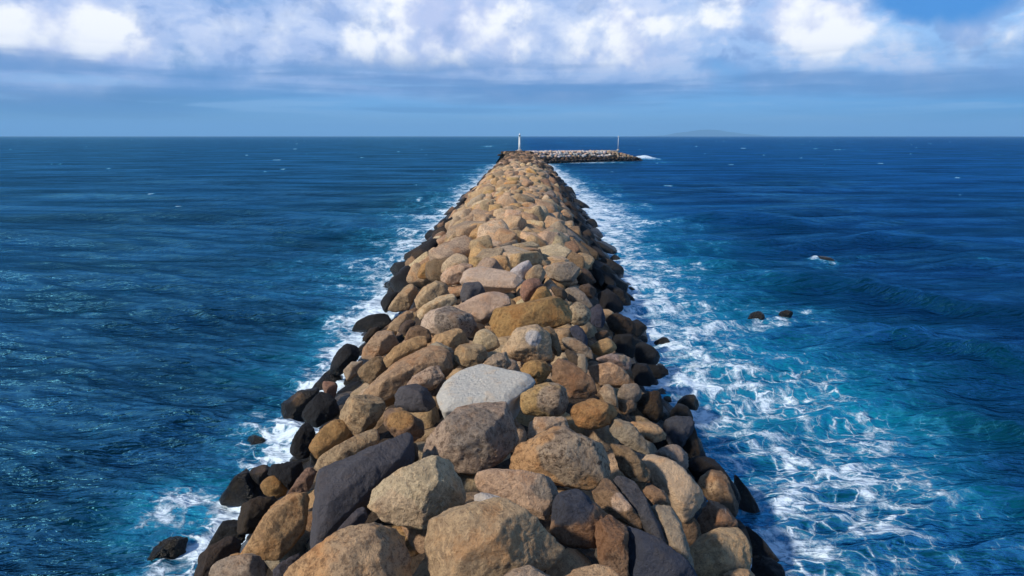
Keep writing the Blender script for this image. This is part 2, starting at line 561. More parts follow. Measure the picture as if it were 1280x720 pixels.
T("t7", "520,500 560,440 590,433 642,490 685,550 600,560 530,560", "brown", "pointed brown-grey stone between the rusty craggy boulder and the flat-topped block", k=0.4)
T("t7", "488,605 540,563 620,548 700,553 708,610 715,700 600,730 500,690", "tan", "block with a flat tan top and dark shaded side, low on the right slope", k=0.62, mott=0.25, sharp=80, thick=0.5, apex=(0, 0.1))
T("t7", "595,725 660,688 720,700 745,745 650,780", "tan", "small tan stone cut by the bottom edge beyond the flat-topped block")
T("t7", "478,305 520,258 600,288 655,370 685,465 640,455 600,335 540,345", "wet", "black wet boulder behind the rusty craggy boulder, right waterline", k=0.4)
T("t7", "650,330 680,388 740,448 768,503 730,520 680,505 655,430", "wet", "black wet rock dipping into the water beside the rusty craggy boulder", k=0.4)
T("t7", "685,518 730,568 765,592 822,660 780,685 715,640", "wet", "sharp black rock at the water's edge past the flat-topped block", k=0.4)
T("t7", "720,640 800,660 850,710 868,770 720,780", "wet", "black rock at the bottom of the right waterline, beside white ripples", k=0.4)
T("t7", "620,470 690,520 720,600 720,700 700,560 640,500", "wet", "thin black stone hugging the right side of the flat-topped block", k=0.4)
# ---- left waterline and slope
T("E", "38,335 60,300 150,250 190,210 290,178 335,220 290,300 210,350 200,430 150,450 100,372", "wetbrown", "wet brown rock with an ochre patch, farthest into the foam on the left side", k=0.35, patch=("c", 200, 260, 60, "ochre"))
T("E", "195,345 290,280 340,200 430,250 445,350 380,395 300,445 230,425", "wet", "black hollow rock between the ochre-patched wet rock and the tan slope", k=0.35)
T("E", "325,155 400,128 445,150 425,225 400,290 355,235", "red", "dark reddish rock above the black hollow rock on the left slope", k=0.4)
T("E", "105,605 170,480 220,425 305,450 255,560 235,645 150,650", "wet", "black rock just below the ochre-patched wet rock, left of the orange boulder", k=0.4)
T("E", "232,605 280,520 350,432 430,388 505,420 550,492 480,552 400,622 320,672 250,665", "ochre", "bright orange-brown rounded boulder low on the left slope", k=0.32, sharp=15, mott=0.15)
T("E", "428,362 480,260 540,250 610,250 720,220 785,240 745,330 700,402 620,445 555,505 500,432 450,392", "tan", "long rough tan boulder just above the bright orange-brown one", k=0.42, mott=0.6)
T("E", "795,285 850,190 960,163 1065,210 1110,290 1050,335 900,335", "slate", "dark slate boulder top beside the pale grey slab's left end", k=0.5, mott=0.1)
T("E", "725,405 780,300 900,325 1000,395 1015,490 950,545 870,560 800,490", "brown", "rusty brown boulder in front of the dark slate boulder top", k=0.35, mott=0.5, patch=("c", 860, 390, 100, "ochre"))
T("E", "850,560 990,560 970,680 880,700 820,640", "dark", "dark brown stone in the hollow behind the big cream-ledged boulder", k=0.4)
T("t3", "115,715 200,620 300,530 420,450 480,448 560,490 612,530 545,548 470,565 380,625 300,690 190,745", "tan", "broad tan slab sloping down the left side from the middle of the crest", k=0.5, mott=0.35, thick=0.35)
T("t3", "375,620 470,555 545,540 550,595 500,645 420,655 320,700", "greytan", "rough mottled stone between the broad tan slab and the pale grey slab", k=0.45, mott=0.9)
T("H", "155,710 210,650 295,635 240,730 180,780", "greytan", "thin grey-tan stone beside the smooth black waterline boulder", k=0.4)
T("H", "240,730 300,650 400,615 460,665 420,740 330,800", "brown", "brown boulder on the left slope between two tan ones", k=0.4, mott=0.5)
T("H", "248,622 290,560 380,460 440,430 545,500 520,535 440,585 330,635", "tan", "long tan boulder on the left slope above the smooth black waterline boulder", k=0.42)
T("H", "75,645 120,570 170,533 255,550 265,620 170,690 130,740 65,740", "wet", "smooth black boulder at the left waterline below the long tan one", k=0.38, sharp=15)
T("H", "200,442 270,385 350,350 430,333 485,340 465,392 400,425 320,435", "wet", "flat black rock jutting left into white foam", k=0.55)
T("H", "278,492 330,430 402,418 382,475 310,525", "wetbrown", "small dark rock under the flat black jutting rock", k=0.4)
T("H", "425,605 500,550 580,510 700,468 745,530 620,565 520,645 440,695", "gold", "golden-brown boulder along the upper edge of the broad tan slab", k=0.42)
T("H", "735,545 800,530 880,570 935,665 800,690 720,710", "grey", "grey sloping face at the top end of the broad tan slab", k=0.45, mott=0.2)
T("H", "655,395 720,330 800,290 870,278 935,310 1065,370 1045,440 990,485 900,425 800,465 720,455", "pink", "large pinkish-tan boulder with a dark mottled right half", k=0.45, mott=0.3, patch=("m", 950, 370, 165, "grey"))
T("H", "738,502 800,450 890,418 985,470 1005,502 940,565 880,595 760,545", "gold", "tan angular boulder below the pinkish boulder's dark half", k=0.42)
T("H", "872,605 950,538 1060,538 1125,580 1090,645 1030,685 940,675", "tan", "tan flat-topped boulder touching the back of the pale grey slab", k=0.45)
T("H", "1000,512 1050,428 1110,428 1202,500 1192,552 1120,568 1018,558", "sand", "compact sandy stone between the long brown log boulder and the tan flat-topped one", k=0.38)
T("I", "-5,690 90,608 190,588 222,650 150,725 40,730", "greytan", "light grey-tan stone directly behind the pale grey slab", k=0.5)
T("H", "885,292 1000,280 1080,218 1200,198 1295,230 1325,285 1150,302 1080,365 1020,332", "pink", "light pinkish boulder with a dip, behind the long brown log boulder", k=0.55, mott=0.1)
T("H", "928,215 960,130 1080,118 1115,160 1080,215 1000,272 940,252", "slate", "dark grey stone among pale ones behind the pinkish boulders", k=0.45)
T("H", "615,285 640,210 700,150 800,103 855,130 842,192 780,242 700,292 640,305", "tan", "tan oval boulder high on the left slope, lit along its top", k=0.4)
T("H", "445,298 500,230 580,138 645,118 655,170 612,242 590,295 500,318", "tan", "tan tilted boulder next to a black gap, lower left slope", k=0.4)
T("H", "635,335 700,270 790,220 880,188 935,240 860,285 770,305 680,365", "sand", "sandy strip of rock left of the large pinkish-tan boulder", k=0.42)
T("H", "435,425 500,370 600,300 645,310 622,355 560,405 520,445", "tan", "narrow tan boulder on the left slope above the flat black jutting rock", k=0.42)
T("H", "405,255 440,200 545,178 512,232 460,295 430,325", "wet", "black rock at the left waterline beneath the tan tilted boulder", k=0.42)
T("H", "465,35 500,0 655,-20 665,40 622,95 540,142 525,75", "wet", "large black rock at the left waterline opposite the flat sandy slab", k=0.42)
T("H", "635,65 680,0 760,-32 865,-12 842,52 760,88 660,95", "ochre", "ochre-tan boulder above the large black rock on the left slope", k=0.42)
T("H", "795,95 850,30 950,0 1055,10 1042,52 960,62 922,115 860,135", "sand", "sandy boulder left of the flat sandy slab", k=0.45)
T("H", "945,120 970,55 1060,38 1140,68 1280,78 1345,110 1300,155 1100,145", "pink", "long flat sandy slab lying across the crest", k=0.75, mott=0.1, thick=0.2, flat=True)
T("H", "1045,25 1100,-42 1260,-52 1295,20 1240,65 1140,65", "gold", "lumpy golden boulder behind the flat sandy slab", k=0.42, mott=0.4)
T("H", "555,505 600,430 660,408 745,450 745,515 650,525", "brown", "brown broken stone between the broad tan slab and the pinkish boulder", k=0.42, mott=0.6)
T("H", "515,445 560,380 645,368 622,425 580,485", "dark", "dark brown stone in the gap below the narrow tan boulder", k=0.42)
# ---- right of the crest
T("I", "30,362 80,308 250,288 350,248 480,228 600,238 645,300 590,385 420,395 300,405 210,455 150,505 100,455", "ochre", "long brown log-shaped boulder lying across the crest", k=0.42, mott=0.35, thick=0.4)
T("I", "578,312 640,248 720,288 748,340 712,405 650,415 588,382", "greytan", "round speckled stone at the right end of the long brown log boulder", k=0.35, mott=0.9, sharp=15)
T("I", "138,585 200,510 250,420 350,388 420,440 502,500 508,605 430,645 320,655 240,615 190,595", "sand", "big sandy boulder with a white patch, in front of the long brown log boulder", k=0.35, mott=0.3, patch=("c", 350, 492, 55, "pale"))
T("I", "378,402 460,410 522,470 555,560 545,625 505,605 502,500 430,440", "brown", "brown stone hugging the right side of the white-patched sandy boulder", k=0.4)
T("F", "685,50 760,8 870,-2 905,60 862,132 790,155 715,105", "ochre", "orange-brown stone right behind the pale grey slab's pointed end", k=0.4)
T("F", "885,0 980,-5 1100,68 1215,158 1225,212 1130,255 1040,255 1008,192 915,132", "brown", "large brown boulder behind the round golden one", k=0.42, mott=0.3)
T("I", "588,432 640,403 692,440 722,512 712,555 640,515", "navy", "rounded slate-blue stone below the long brown log boulder's right end", k=0.4, sharp=15)
T("I", "545,482 600,478 700,538 775,600 762,635 640,592 558,542", "grey", "long grey stone sloping down right from the white-patched sandy boulder", k=0.42)
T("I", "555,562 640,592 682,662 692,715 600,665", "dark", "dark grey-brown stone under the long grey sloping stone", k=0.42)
T("I", "628,592 700,600 722,642 712,725 655,725", "greytan", "small upright grey-tan stone on the right slope edge", k=0.4)
T("G", "75,20 200,8 305,60 385,132 352,165 170,165 88,112", "tan", "tan-brown wedge boulder on the right slope pointing to the sea", k=0.42)
T("I", "728,552 790,510 850,488 902,520 914,562 860,608 780,614", "gold", "rounded golden-tan stone standing out among black rocks, right slope", k=0.38, sharp=15)
T("I", "768,632 880,600 980,598 1018,640 1002,705 900,685", "grey", "grey stone with a pale corner in front of the rounded golden-tan stone", k=0.42, patch=("c", 970, 620, 45, "greytan"))
T("I", "758,472 820,430 872,460 852,492 780,515", "dark", "dark brown stone directly behind the rounded golden-tan stone", k=0.4)
T("I", "738,302 800,258 842,380 822,432 738,405", "navy", "dark slate stone right of the round speckled stone", k=0.42)
T("I", "555,152 640,158 722,218 758,272 730,295 658,262 588,222", "grey", "grey-brown rounded ledge behind the long brown log boulder's right end", k=0.42)
T("I", "275,122 350,98 432,110 420,152 370,192 300,255 258,182", "red", "reddish-brown stone behind the long brown log boulder's middle", k=0.4)
T("I", "325,235 380,168 442,138 482,190 492,235 400,255", "ochre", "ochre wedge stone leaning on the long brown log boulder", k=0.4)
T("I", "425,32 520,-2 605,-12 682,50 642,102 540,112 455,82", "grey", "broad grey-brown boulder at the right edge of the crest past the log boulder", k=0.45, mott=0.4)
T("I", "615,62 700,28 752,70 772,122 700,142 638,112", "dark", "dark brown boulder on the right slope beyond the grey-brown ledge", k=0.42)
T("I", "655,152 740,128 772,170 762,225 700,205", "dark", "dark brown-grey stone beside the grey-brown rounded ledge", k=0.42)
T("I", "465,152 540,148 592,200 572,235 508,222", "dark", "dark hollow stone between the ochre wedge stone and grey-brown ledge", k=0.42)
T("K", "185,595 260,540 350,503 342,572 290,625 240,645", "pale", "pale wedge stone behind the flat sandy slab's right end", k=0.45, mott=0.1)
T("K", "295,610 345,560 400,528 435,595 415,650 320,660", "greytan", "grey-tan boulder right beside the pale wedge stone", k=0.42)
# ---- right waterline
T("I", "828,142 880,128 922,190 1022,238 1012,268 940,272 850,235", "wet", "pointed black rock reaching into white foam opposite the log boulder", k=0.42, group="black rocks at the right waterline")
T("I", "775,202 840,158 932,230 955,300 900,335 818,305", "wet", "broad black rock under the pointed black one, right waterline", k=0.42, group="black rocks at the right waterline")
T("I", "825,342 900,318 992,360 1055,430 1000,475 878,445", "wetbrown", "blackish rock with a brown top, right waterline beside the foam", k=0.42, group="black rocks at the right waterline")
T("I", "998,385 1050,372 1125,430 1060,485 998,455", "wet", "small pointed black rock beside the brown-topped blackish one", k=0.42, group="black rocks at the right waterline")
T("I", "875,485 1000,468 1035,540 1022,625 915,605", "wet", "black block right behind the grey stone with a pale corner", k=0.42, group="black rocks at the right waterline")
T("I", "1028,542 1080,513 1152,550 1205,600 1195,655 1120,705 1038,645", "wet", "large rounded black rock at the right waterline in thick foam", k=0.38, group="black rocks at the right waterline", sharp=15)
T("I", "1015,662 1120,700 1225,678 1275,722 1200,760 1045,740", "wet", "low black rock just below the large rounded black one", k=0.45, group="black rocks at the right waterline")
T("I", "748,20 800,38 835,100 802,155 768,112", "wet", "narrow black rock at the right waterline beyond the broad grey-brown boulder", k=0.42, group="black rocks at the right waterline")
T("G", "365,30 480,18 535,130 500,175 398,165", "wet", "dark black rock behind the banded wet brown boulder", k=0.42, group="black rocks at the right waterline")
# ---- rocks standing in the water
W_ = dict(in_water=True, cat="rock", name="sea_rock")
T("I", "845,78 890,58 940,85 892,105", "wet", "black rock in the foam off the right side, second one out beyond the log boulder", k=0.35, group="rocks in the water", **W_)
T("K", "760,492 800,466 842,490 812,518", "wet", "black rock in the right-hand foam, smaller one beyond its twin", k=0.35, group="rocks in the water", **W_)
T("I", "1155,522 1220,486 1275,510 1252,558 1180,548", "wet", "black rock alone in the thick foam beside the large rounded black rock", k=0.35, group="rocks in the water", **W_)
T("G", "498,30 560,16 618,70 592,108 528,75", "wet", "wave-washed black rock touching the right waterline foam, near the banded boulder", k=0.35, group="rocks in the water", **W_)
T("G", "540,165 600,148 662,190 715,222 600,220", "wet", "flat black rock in foam, above the wet blue-grey boulder", k=0.4, group="rocks in the water", **W_)
T("P", "1015,328 1021,321 1032,319 1043,325 1051,331 1035,332", "wet", "lone dark rock far out in open water on the right", k=0.3, group="rocks in the water", **W_)
T("P", "934,400 938,392 950,389 958,396 951,402", "wet", "dark rock out in the choppy water right of the foam, beside small breakers", k=0.3, group="rocks in the water", **W_)
T("P", "972,392 982,387 992,390 990,396 978,397", "wetbrown", "barely awash rock in the small breakers right of the foam", k=0.3, group="rocks in the water", **W_)
T("t5", "258,222 275,198 300,188 348,212 325,245 280,248", "wet", "small black rock ringed by foam off the left side", k=0.35, group="rocks in the water", **W_)
T("P", "181,709 194,684 218,667 235,672 232,690 206,706", "wet", "black rock in the water at the lower left, away from the mound", k=0.35, group="rocks in the water", **W_)
T("H", "420,132 470,108 532,110 520,132 440,152", "wet", "flat black rock in the left-hand foam opposite the tan oval boulder", k=0.4, group="rocks in the water", **W_)

n_traced = len(placed)


# ------------------------------------------------------------------ generated boulders beyond the traced ones
def random_pts(r, ex, ey, ez):
    p = np.array([[a, b, c] for a in (-1, 1) for b in (-1, 1) for c in (-1, 1)], dtype=float)
    p = p * np.array([0.80, 0.80, 0.80]) + r.normal(0, 0.17, (8, 3))
    p = np.vstack([p, r.normal(0, 0.12, (4, 3)) + np.array([[0.98, 0, 0], [-0.98, 0, 0], [0, 0.98, 0], [0, -0.98, 0]])])
    return p * np.array([ex, ey, ez])


def zone_of(x, y, z):
    xl, xr, cl, cr = XL(y), XR(y), CL(y), CR(y)
    if x < cl:
        return "left waterline" if z < 1.3 else "left slope"
    if x > cr:
        return "right waterline" if z < 1.9 else "right slope"
    return "crest"


SHAPES = {"blocky": (1.0, 0.9, 0.8), "wedge-like": (1.05, 0.9, 0.72), "long": (1.6, 0.72, 0.62), "flat": (1.35, 1.05, 0.45), "stubby": (0.85, 0.8, 1.0)}
BANDS = [(46, "just past the flat sandy slab"), (56, "farther past the flat sandy slab"),
         (67, "well past the flat sandy slab"), (400, "far past the flat sandy slab")]


def make_spot(r, x, y, scale):
    z0 = float(zs(x, y))
    zone = zone_of(x, y, z0)
    shape = r.choice(list(SHAPES))
    s = np.array(SHAPES[shape]) * scale * np.exp(r.normal(0, 0.15))
    yaw = r.uniform(0, math.pi)
    nrm = surf_normal(x, y)
    ex = np.array([math.cos(yaw), math.sin(yaw), 0])
    ex = ex - nrm * (ex @ nrm)
    ex /= np.linalg.norm(ex)
    ey = np.cross(nrm, ex)
    tilt = r.normal(0, 0.42)
    n2 = nrm * math.cos(tilt) + ey * math.sin(tilt)
    ey = np.cross(n2, ex)
    R = np.stack([ex, ey, n2])
    if "waterline" in zone:
        tone = r.choice(["wet", "wetbrown", "wet", "wet"])
        if zone.startswith("left") and r.random() < 0.25:
            tone = "brown"
    elif zone == "right slope":
        tone = r.choice(["brown", "greytan", "grey", "brown", "tan", "brown"])
    elif zone == "left slope":
        tone = r.choice(["tan", "tan", "gold", "brown", "greytan", "sand"])
    else:
        tone = r.choice(["tan", "sand", "gold", "tan", "greytan", "tan", "sand", "tan"])
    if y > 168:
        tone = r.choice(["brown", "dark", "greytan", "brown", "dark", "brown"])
    return dict(x=x, y=y, z=z0 - 0.14 + r.normal(0, 0.24), zone=zone, shape=shape, s=s, R=R, tone=tone)


spots = []
r_ = np.random.default_rng(21)
y = 34.0
while y < 292:
    xl, xr = float(XL(y)), float(XR(y))
    pitch = 1.55 if y < 80 else 1.7
    x = xl - 0.2 + r_.uniform(0, 0.8)
    while x < xr + 0.6:
        xx, yy = x + r_.normal(0, 0.22), y + r_.normal(0, 0.35)
        sc = r_.uniform(0.72, 1.05)
        if r_.random() < 0.14:
            sc *= 1.28
        ok = True
        if yy < 48:
            for (a, b, rad, _o) in placed:
                if (a - xx) ** 2 + (b - yy) ** 2 < (rad * 0.62 + 0.55) ** 2:
                    ok = False
                    break
            u, v = to_px((xx, yy, float(zs(xx, yy))))
            if v > 344:
                ok = False
        if r_.random() < 0.05:
            ok = False
        if ok:
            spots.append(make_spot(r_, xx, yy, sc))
        x += pitch * r_.uniform(0.8, 1.15)
    y += pitch * 0.86

spots.sort(key=lambda s: s["y"])
N_SINGLE = 298 - n_traced
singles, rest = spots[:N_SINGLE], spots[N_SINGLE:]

TONE_WORDS = {"tan": "tan", "sand": "sandy", "gold": "golden", "brown": "brown", "greytan": "grey-tan", "grey": "grey",
              "pink": "pinkish", "dark": "umber", "wet": "black", "wetbrown": "blackish", "ochre": "ochre"}


def describe(sp):
    m = float(np.prod(sp["s"]) ** (1 / 3))
    size = "small" if m < 0.72 else ("mid-sized" if m < 1.0 else "big")
    if "waterline" in sp["zone"]:
        xy = sp["zone"]
        prep = "at"
    else:
        xy = sp["zone"]
        prep = "on"
    if xy == "crest":
        u = (sp["x"] - CL(sp["y"])) / (CR(sp["y"]) - CL(sp["y"]))
        if u < 0.33:
            xy = "left crest half" if u > 0.16 else "left crest rim"
        elif u > 0.66:
            xy = "right crest half" if u < 0.84 else "right crest rim"
        else:
            xy = "crest middle"
            prep = "in"
    band = next(b for lim, b in BANDS if sp["y"] < lim)
    return f"{size} {TONE_WORDS[sp['tone']]} {sp['shape']} boulder {prep} {xy}, {band}"


# prefer tones that keep the descriptions apart
seen = {}
for sp in singles:
    alts = {"crest": ["tan", "sand", "gold", "greytan", "pink"], "left slope": ["tan", "gold", "brown", "greytan", "sand"],
            "right slope": ["brown", "greytan", "grey", "dark", "tan"]}.get(sp["zone"], ["wet", "wetbrown", "dark"])
    lab = describe(sp)
    if lab in seen:
        for a in alts:
            keep = sp["tone"]
            sp["tone"] = a
            if describe(sp) not in seen:
                break
            sp["tone"] = keep
        lab = describe(sp)
    seen.setdefault(lab, []).append(sp)
for lab, ls in seen.items():
    if len(ls) == 2:
        ls.sort(key=lambda s: s["y"])
        ls[0]["label"] = lab.replace(" boulder", " boulder, nearer twin,")
        ls[1]["label"] = lab.replace(" boulder", " boulder, farther twin,")
    else:
        for sp in ls:
            sp["label"] = lab


def build_spot(sp, sub, seed):
    r = np.random.default_rng(seed)
    V, Fc = rock_verts(random_pts(r, *(sp["s"] * 0.98)), sub, seed, sharp=r.uniform(80, 130), chips=7, rough=0.7)
    W = V @ sp["R"]
    return W, Fc, np.array([sp["x"], sp["y"], sp["z"] + 0.12])


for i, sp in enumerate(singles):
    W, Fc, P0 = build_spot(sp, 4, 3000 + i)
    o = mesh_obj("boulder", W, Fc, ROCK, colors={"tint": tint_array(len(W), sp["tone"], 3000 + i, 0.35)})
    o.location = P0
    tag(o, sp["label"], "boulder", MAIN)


def stuff_mesh(name, sp_list, mat, seed0, subf, parent=None):
    Vs, Fs, Ts, n = [], [], [], 0
    for i, sp in enumerate(sp_list):
        W, Fc, P0 = build_spot(sp, subf(sp), seed0 + i)
        Vs.append(W + P0)
        Fs.append(Fc + n)
        Ts.append(tint_array(len(W), sp["tone"], seed0 + i, 0.35))
        n += len(W)
    return mesh_obj(name, np.vstack(Vs), np.vstack(Fs), mat, parent=parent, colors={"tint": np.vstack(Ts)})


# boulders too far off (or just outside the frame) to be told apart
near_fill = []
for k in range(46):
    yy = r_.uniform(3.0, 8.0)
    xx = r_.uniform(-8.5, 7.0)
    sp = make_spot(r_, xx, yy, r_.uniform(0.8, 1.1))
    sp["z"] -= 0.5
    near_fill.append(sp)
yy = 9.0
while yy < 40:
    xx = float(XL(yy)) + 0.6
    while xx < float(XR(yy)) - 0.4:
        sp = make_spot(r_, xx + r_.normal(0, 0.2), yy + r_.normal(0, 0.2), r_.uniform(0.55, 0.75))
        sp["z"] -= 1.05
        near_fill.append(sp)
        xx += 1.35
    yy += 1.3
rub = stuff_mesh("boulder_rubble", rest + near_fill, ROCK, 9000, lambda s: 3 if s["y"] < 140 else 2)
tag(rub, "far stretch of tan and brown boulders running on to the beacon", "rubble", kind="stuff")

# packed stone under the armour; its dark tint paints shadow into the gaps
gy = np.concatenate([np.arange(2, 60, 0.3), np.arange(60, 296, 1.2)])
gx = np.linspace(-1, 1, 90)
VV, TT = [], []
for yv in gy:
    xl, xr = float(XL(yv)) - 1.2, float(XR(yv)) + 1.2
    xs = xl + (gx + 1) / 2 * (xr - xl)
    z = zs(xs, np.full_like(xs, yv)) - 1.25
    VV.append(np.stack([xs, np.full_like(xs, yv), z], 1))
VV = np.vstack(VV)
VV[:, 2] += fbm(VV * np.array([0.9, 0.9, 0.9]), 4, 0.55, ridged=True) * 0.5
nx = len(gx)
ii = np.arange((len(gy) - 1) * nx).reshape(-1, nx)[:, :-1].ravel()
FF = np.stack([ii, ii + 1, ii + nx + 1, ii + nx], 1)
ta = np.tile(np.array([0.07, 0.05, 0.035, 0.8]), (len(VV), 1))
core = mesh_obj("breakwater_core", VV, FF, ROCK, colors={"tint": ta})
tag(core, "packed stone under the breakwater boulders, tinted dark for the shadowed gaps", kind="structure")

# ------------------------------------------------------------------ the arm at the end, beacon, mast
A0 = np.array([-6.5, 291.0])
A1 = np.array([51.0, 336.0])
AD = (A1 - A0) / np.linalg.norm(A1 - A0)
AN = np.array([AD[1], -AD[0]])           # towards the camera
AL = np.linalg.norm(A1 - A0)


def arm_top(s):
    return np.interp(s, [0, 8, 30, AL - 14, AL - 6, AL], [4.5, 4.5, 4.3, 4.0, 2.6, 0.6])


def arm_z(s, q):
    """height of the arm at distance s along it, q metres towards the camera"""
    t = arm_top(s)
    return np.minimum(t, (8.2 - np.abs(q)) * 0.9)


arm = bpy.data.objects.new("jetty_arm", None)
arm.location = (float((A0 + A1)[0] / 2), float((A0 + A1)[1] / 2), 0)
COL.objects.link(arm)
tag(arm, "low grey stone jetty arm turning off to the right at the end of the breakwater", "jetty")
asp = []
ra = np.random.default_rng(5)
s = 0.0
while s < AL + 1:
    q = -4.0
    while q < 9.0:
        ss, qq = s + ra.normal(0, 0.3), q + ra.normal(0, 0.3)
        z = float(arm_z(min(max(ss, 0), AL), qq))
        if z > -0.8:
            xy = A0 + AD * ss + AN * qq
            sp = dict(x=xy[0], y=xy[1], z=z)
            sh = SHAPES[ra.choice(list(SHAPES))]
            sp["s"] = np.array(sh) * ra.uniform(0.65, 1.0)
            a = ra.uniform(0, 3.1)
            ca, sa = math.cos(a), math.sin(a)
            b = ra.normal(0, 0.35)
            sp["R"] = np.array([[ca, sa, 0], [-sa * math.cos(b), ca * math.cos(b), math.sin(b)], [sa * math.sin(b), -ca * math.sin(b), math.cos(b)]])
            sp["tone"] = ra.choice(["pale", "pale", "pale", "pink", "pink"]) if z > 2.3 else ra.choice(["wetbrown", "dark", "wetbrown", "dark"])
            if ss > AL - 17 and z > 1.6:
                sp["tone"] = ra.choice(["greytan", "tan", "grey"])
            if ss < 11:
                sp["tone"] = ra.choice(["dark", "wetbrown", "brown"])
            asp.append(sp)
        q += 1.15
    s += 1.2
for sp in asp:
    sp["x"] -= arm.location[0]
    sp["y"] -= arm.location[1]
aq = np.linspace(-9.5, 10, 30)
asx = np.arange(0, AL + 0.1, 1.5)
AV = []
for s in asx:
    for q in aq:
        xy = A0 + AD * s + AN * q
        AV.append((xy[0] - arm.location[0], xy[1] - arm.location[1], float(arm_z(s, q)) - 0.35))
ii = np.arange((len(asx) - 1) * 30).reshape(-1, 30)[:, :-1].ravel()
mesh_obj("stone_core", AV, np.stack([ii, ii + 30, ii + 31, ii + 1], 1), ROCK, arm,
         colors={"tint": np.tile(np.array([0.09, 0.075, 0.06, 0.7]), (len(AV), 1))})
st = stuff_mesh("armour_stone", asp, ROCK, 20000, lambda s: 2, parent=arm)
tag(st, kind="stuff")


def simple_mat(name, col, rough=0.6, nscale=2.0, var=0.25):
    m, t, b = new_mat(name)
    pos = t.new("ShaderNodeNewGeometry").outputs["Position"]
    n = t.noise(pos, nscale, 5, 0.6)
    c = t.mix(t.math("MULTIPLY", t.step(n, 0.4, 0.7), var), (*col, 1), (col[0] * 0.5, col[1] * 0.45, col[2] * 0.4, 1))
    t.l.new(c, b.inputs["Base Color"])
    b.inputs["Roughness"].default_value = rough
    return m


CONC = simple_mat("pale_concrete", (0.42, 0.38, 0.34), 0.85, 0.8, 0.6)
WHITE = simple_mat("white_paint", (0.80, 0.79, 0.76), 0.5, 1.5, 0.25)
STEEL = simple_mat("galvanised_steel", (0.45, 0.47, 0.5), 0.45, 3.0, 0.2)
GLASS = simple_mat("lantern_glass", (0.10, 0.14, 0.16), 0.1, 3.0, 0.1)


def block_verts(cen, half, dirx):
    dx = np.array([dirx[0], dirx[1], 0.0])
    dy = np.array([-dirx[1], dirx[0], 0.0])
    dz = np.array([0, 0, 1.0])
    v = [np.array(cen) + dx * a * half[0] + dy * b * half[1] + dz * c * half[2] for a in (-1, 1) for b in (-1, 1) for c in (-1, 1)]
    f = [(0, 1, 3, 2), (4, 6, 7, 5), (0, 4, 5, 1), (2, 3, 7, 6), (0, 2, 6, 4), (1, 5, 7, 3)]
    return v, f


def blocks(name, lst, mat, parent, bev=0.06):
    bm = bmesh.new()
    for cen, half, d in lst:
        v, f = block_verts(cen, half, d)
        bv = [bm.verts.new(p) for p in v]
        for q in f:
            bm.faces.new([bv[i] for i in q])
    bmesh.ops.recalc_face_normals(bm, faces=bm.faces)
    bmesh.ops.bevel(bm, geom=bm.edges[:], offset=bev, segments=1, affect="EDGES")
    me = bpy.data.meshes.new(name)
    bm.to_mesh(me)
    bm.free()
    me.materials.append(mat)
    o = bpy.data.objects.new(name, me)
    COL.objects.link(o)
    o.parent = parent
    return o


def lathe(name, prof, mat, parent, seg=24):
    V, Fc = [], []
    for (r, z) in prof:
        for k in range(seg):
            a = 2 * math.pi * k / seg
            V.append((r * math.cos(a), r * math.sin(a), z))
    n = len(prof)
    for i in range(n - 1):
        for k in range(seg):
            k2 = (k + 1) % seg
            Fc.append((i * seg + k, i * seg + k2, (i + 1) * seg + k2, (i + 1) * seg + k))
    Fc.append(tuple(range(seg - 1, -1, -1)))
    Fc.append(tuple((n - 1) * seg + k for k in range(seg)))
    return mesh_obj(name, V, Fc, mat, parent, smooth=False)


# walkway and low crown wall along the top of the arm
mid3 = np.array([arm.location[0], arm.location[1], 0])
wl = []
s0 = 9.0
while s0 < AL - 15:
    xy = A0 + AD * (s0 + 2.4) + AN * (-2.2)
    wl.append(((xy[0] - mid3[0], xy[1] - mid3[1], 4.2), (2.36, 0.55, 0.55), AD))
    s0 += 4.8
blocks("crown_wall", wl, CONC, arm, 0.07)
xy = A0 + AD * (AL - 12) + AN * 0.5
blocks("end_block", [((xy[0] - mid3[0], xy[1] - mid3[1], 3.9), (2.6, 2.2, 0.9), AD)], CONC, arm, 0.12)

bp_ = on_plane(649.5, 187.5, 4.9)
beacon = bpy.data.objects.new("beacon_tower", None)
beacon.location = (float(bp_[0]), float(bp_[1]), 4.4)
COL.objects.link(beacon)
tag(beacon, "slender white beacon tower standing at the end of the breakwater", "beacon")
lathe("plinth", [(1.1, 0), (1.1, 0.55), (0.95, 0.7)], CONC, beacon)
lathe("column", [(0.56, 0.7), (0.5, 3.5), (0.44, 6.4), (0.44, 6.45)], WHITE, beacon)
lathe("gallery", [(0.50, 6.45), (0.72, 6.6), (0.72, 6.72)], WHITE, beacon)
lathe("lantern", [(0.36, 6.72), (0.36, 7.5)], GLASS, beacon)
lathe("lantern_roof", [(0.45, 7.5), (0.42, 7.6), (0.1, 7.95), (0.04, 8.4)], WHITE, beacon)

mp = on_plane(772.5, 188.5, 4.9)
mast = bpy.data.objects.new("signal_mast", None)
mast.location = (float(mp[0]), float(mp[1]), 4.2)
COL.objects.link(mast)
tag(mast, "thin grey signal mast near the outer end of the jetty arm", "mast")
lathe("mast_base", [(0.6, 0.6), (0.6, 1.3), (0.5, 1.35)], CONC, mast, 16)
lathe("pole", [(0.17, 1.35), (0.12, 6.6)], STEEL, mast, 12)
lathe("lamp", [(0.2, 6.6), (0.26, 6.7), (0.26, 7.1), (0.1, 7.3)], STEEL, mast, 12)

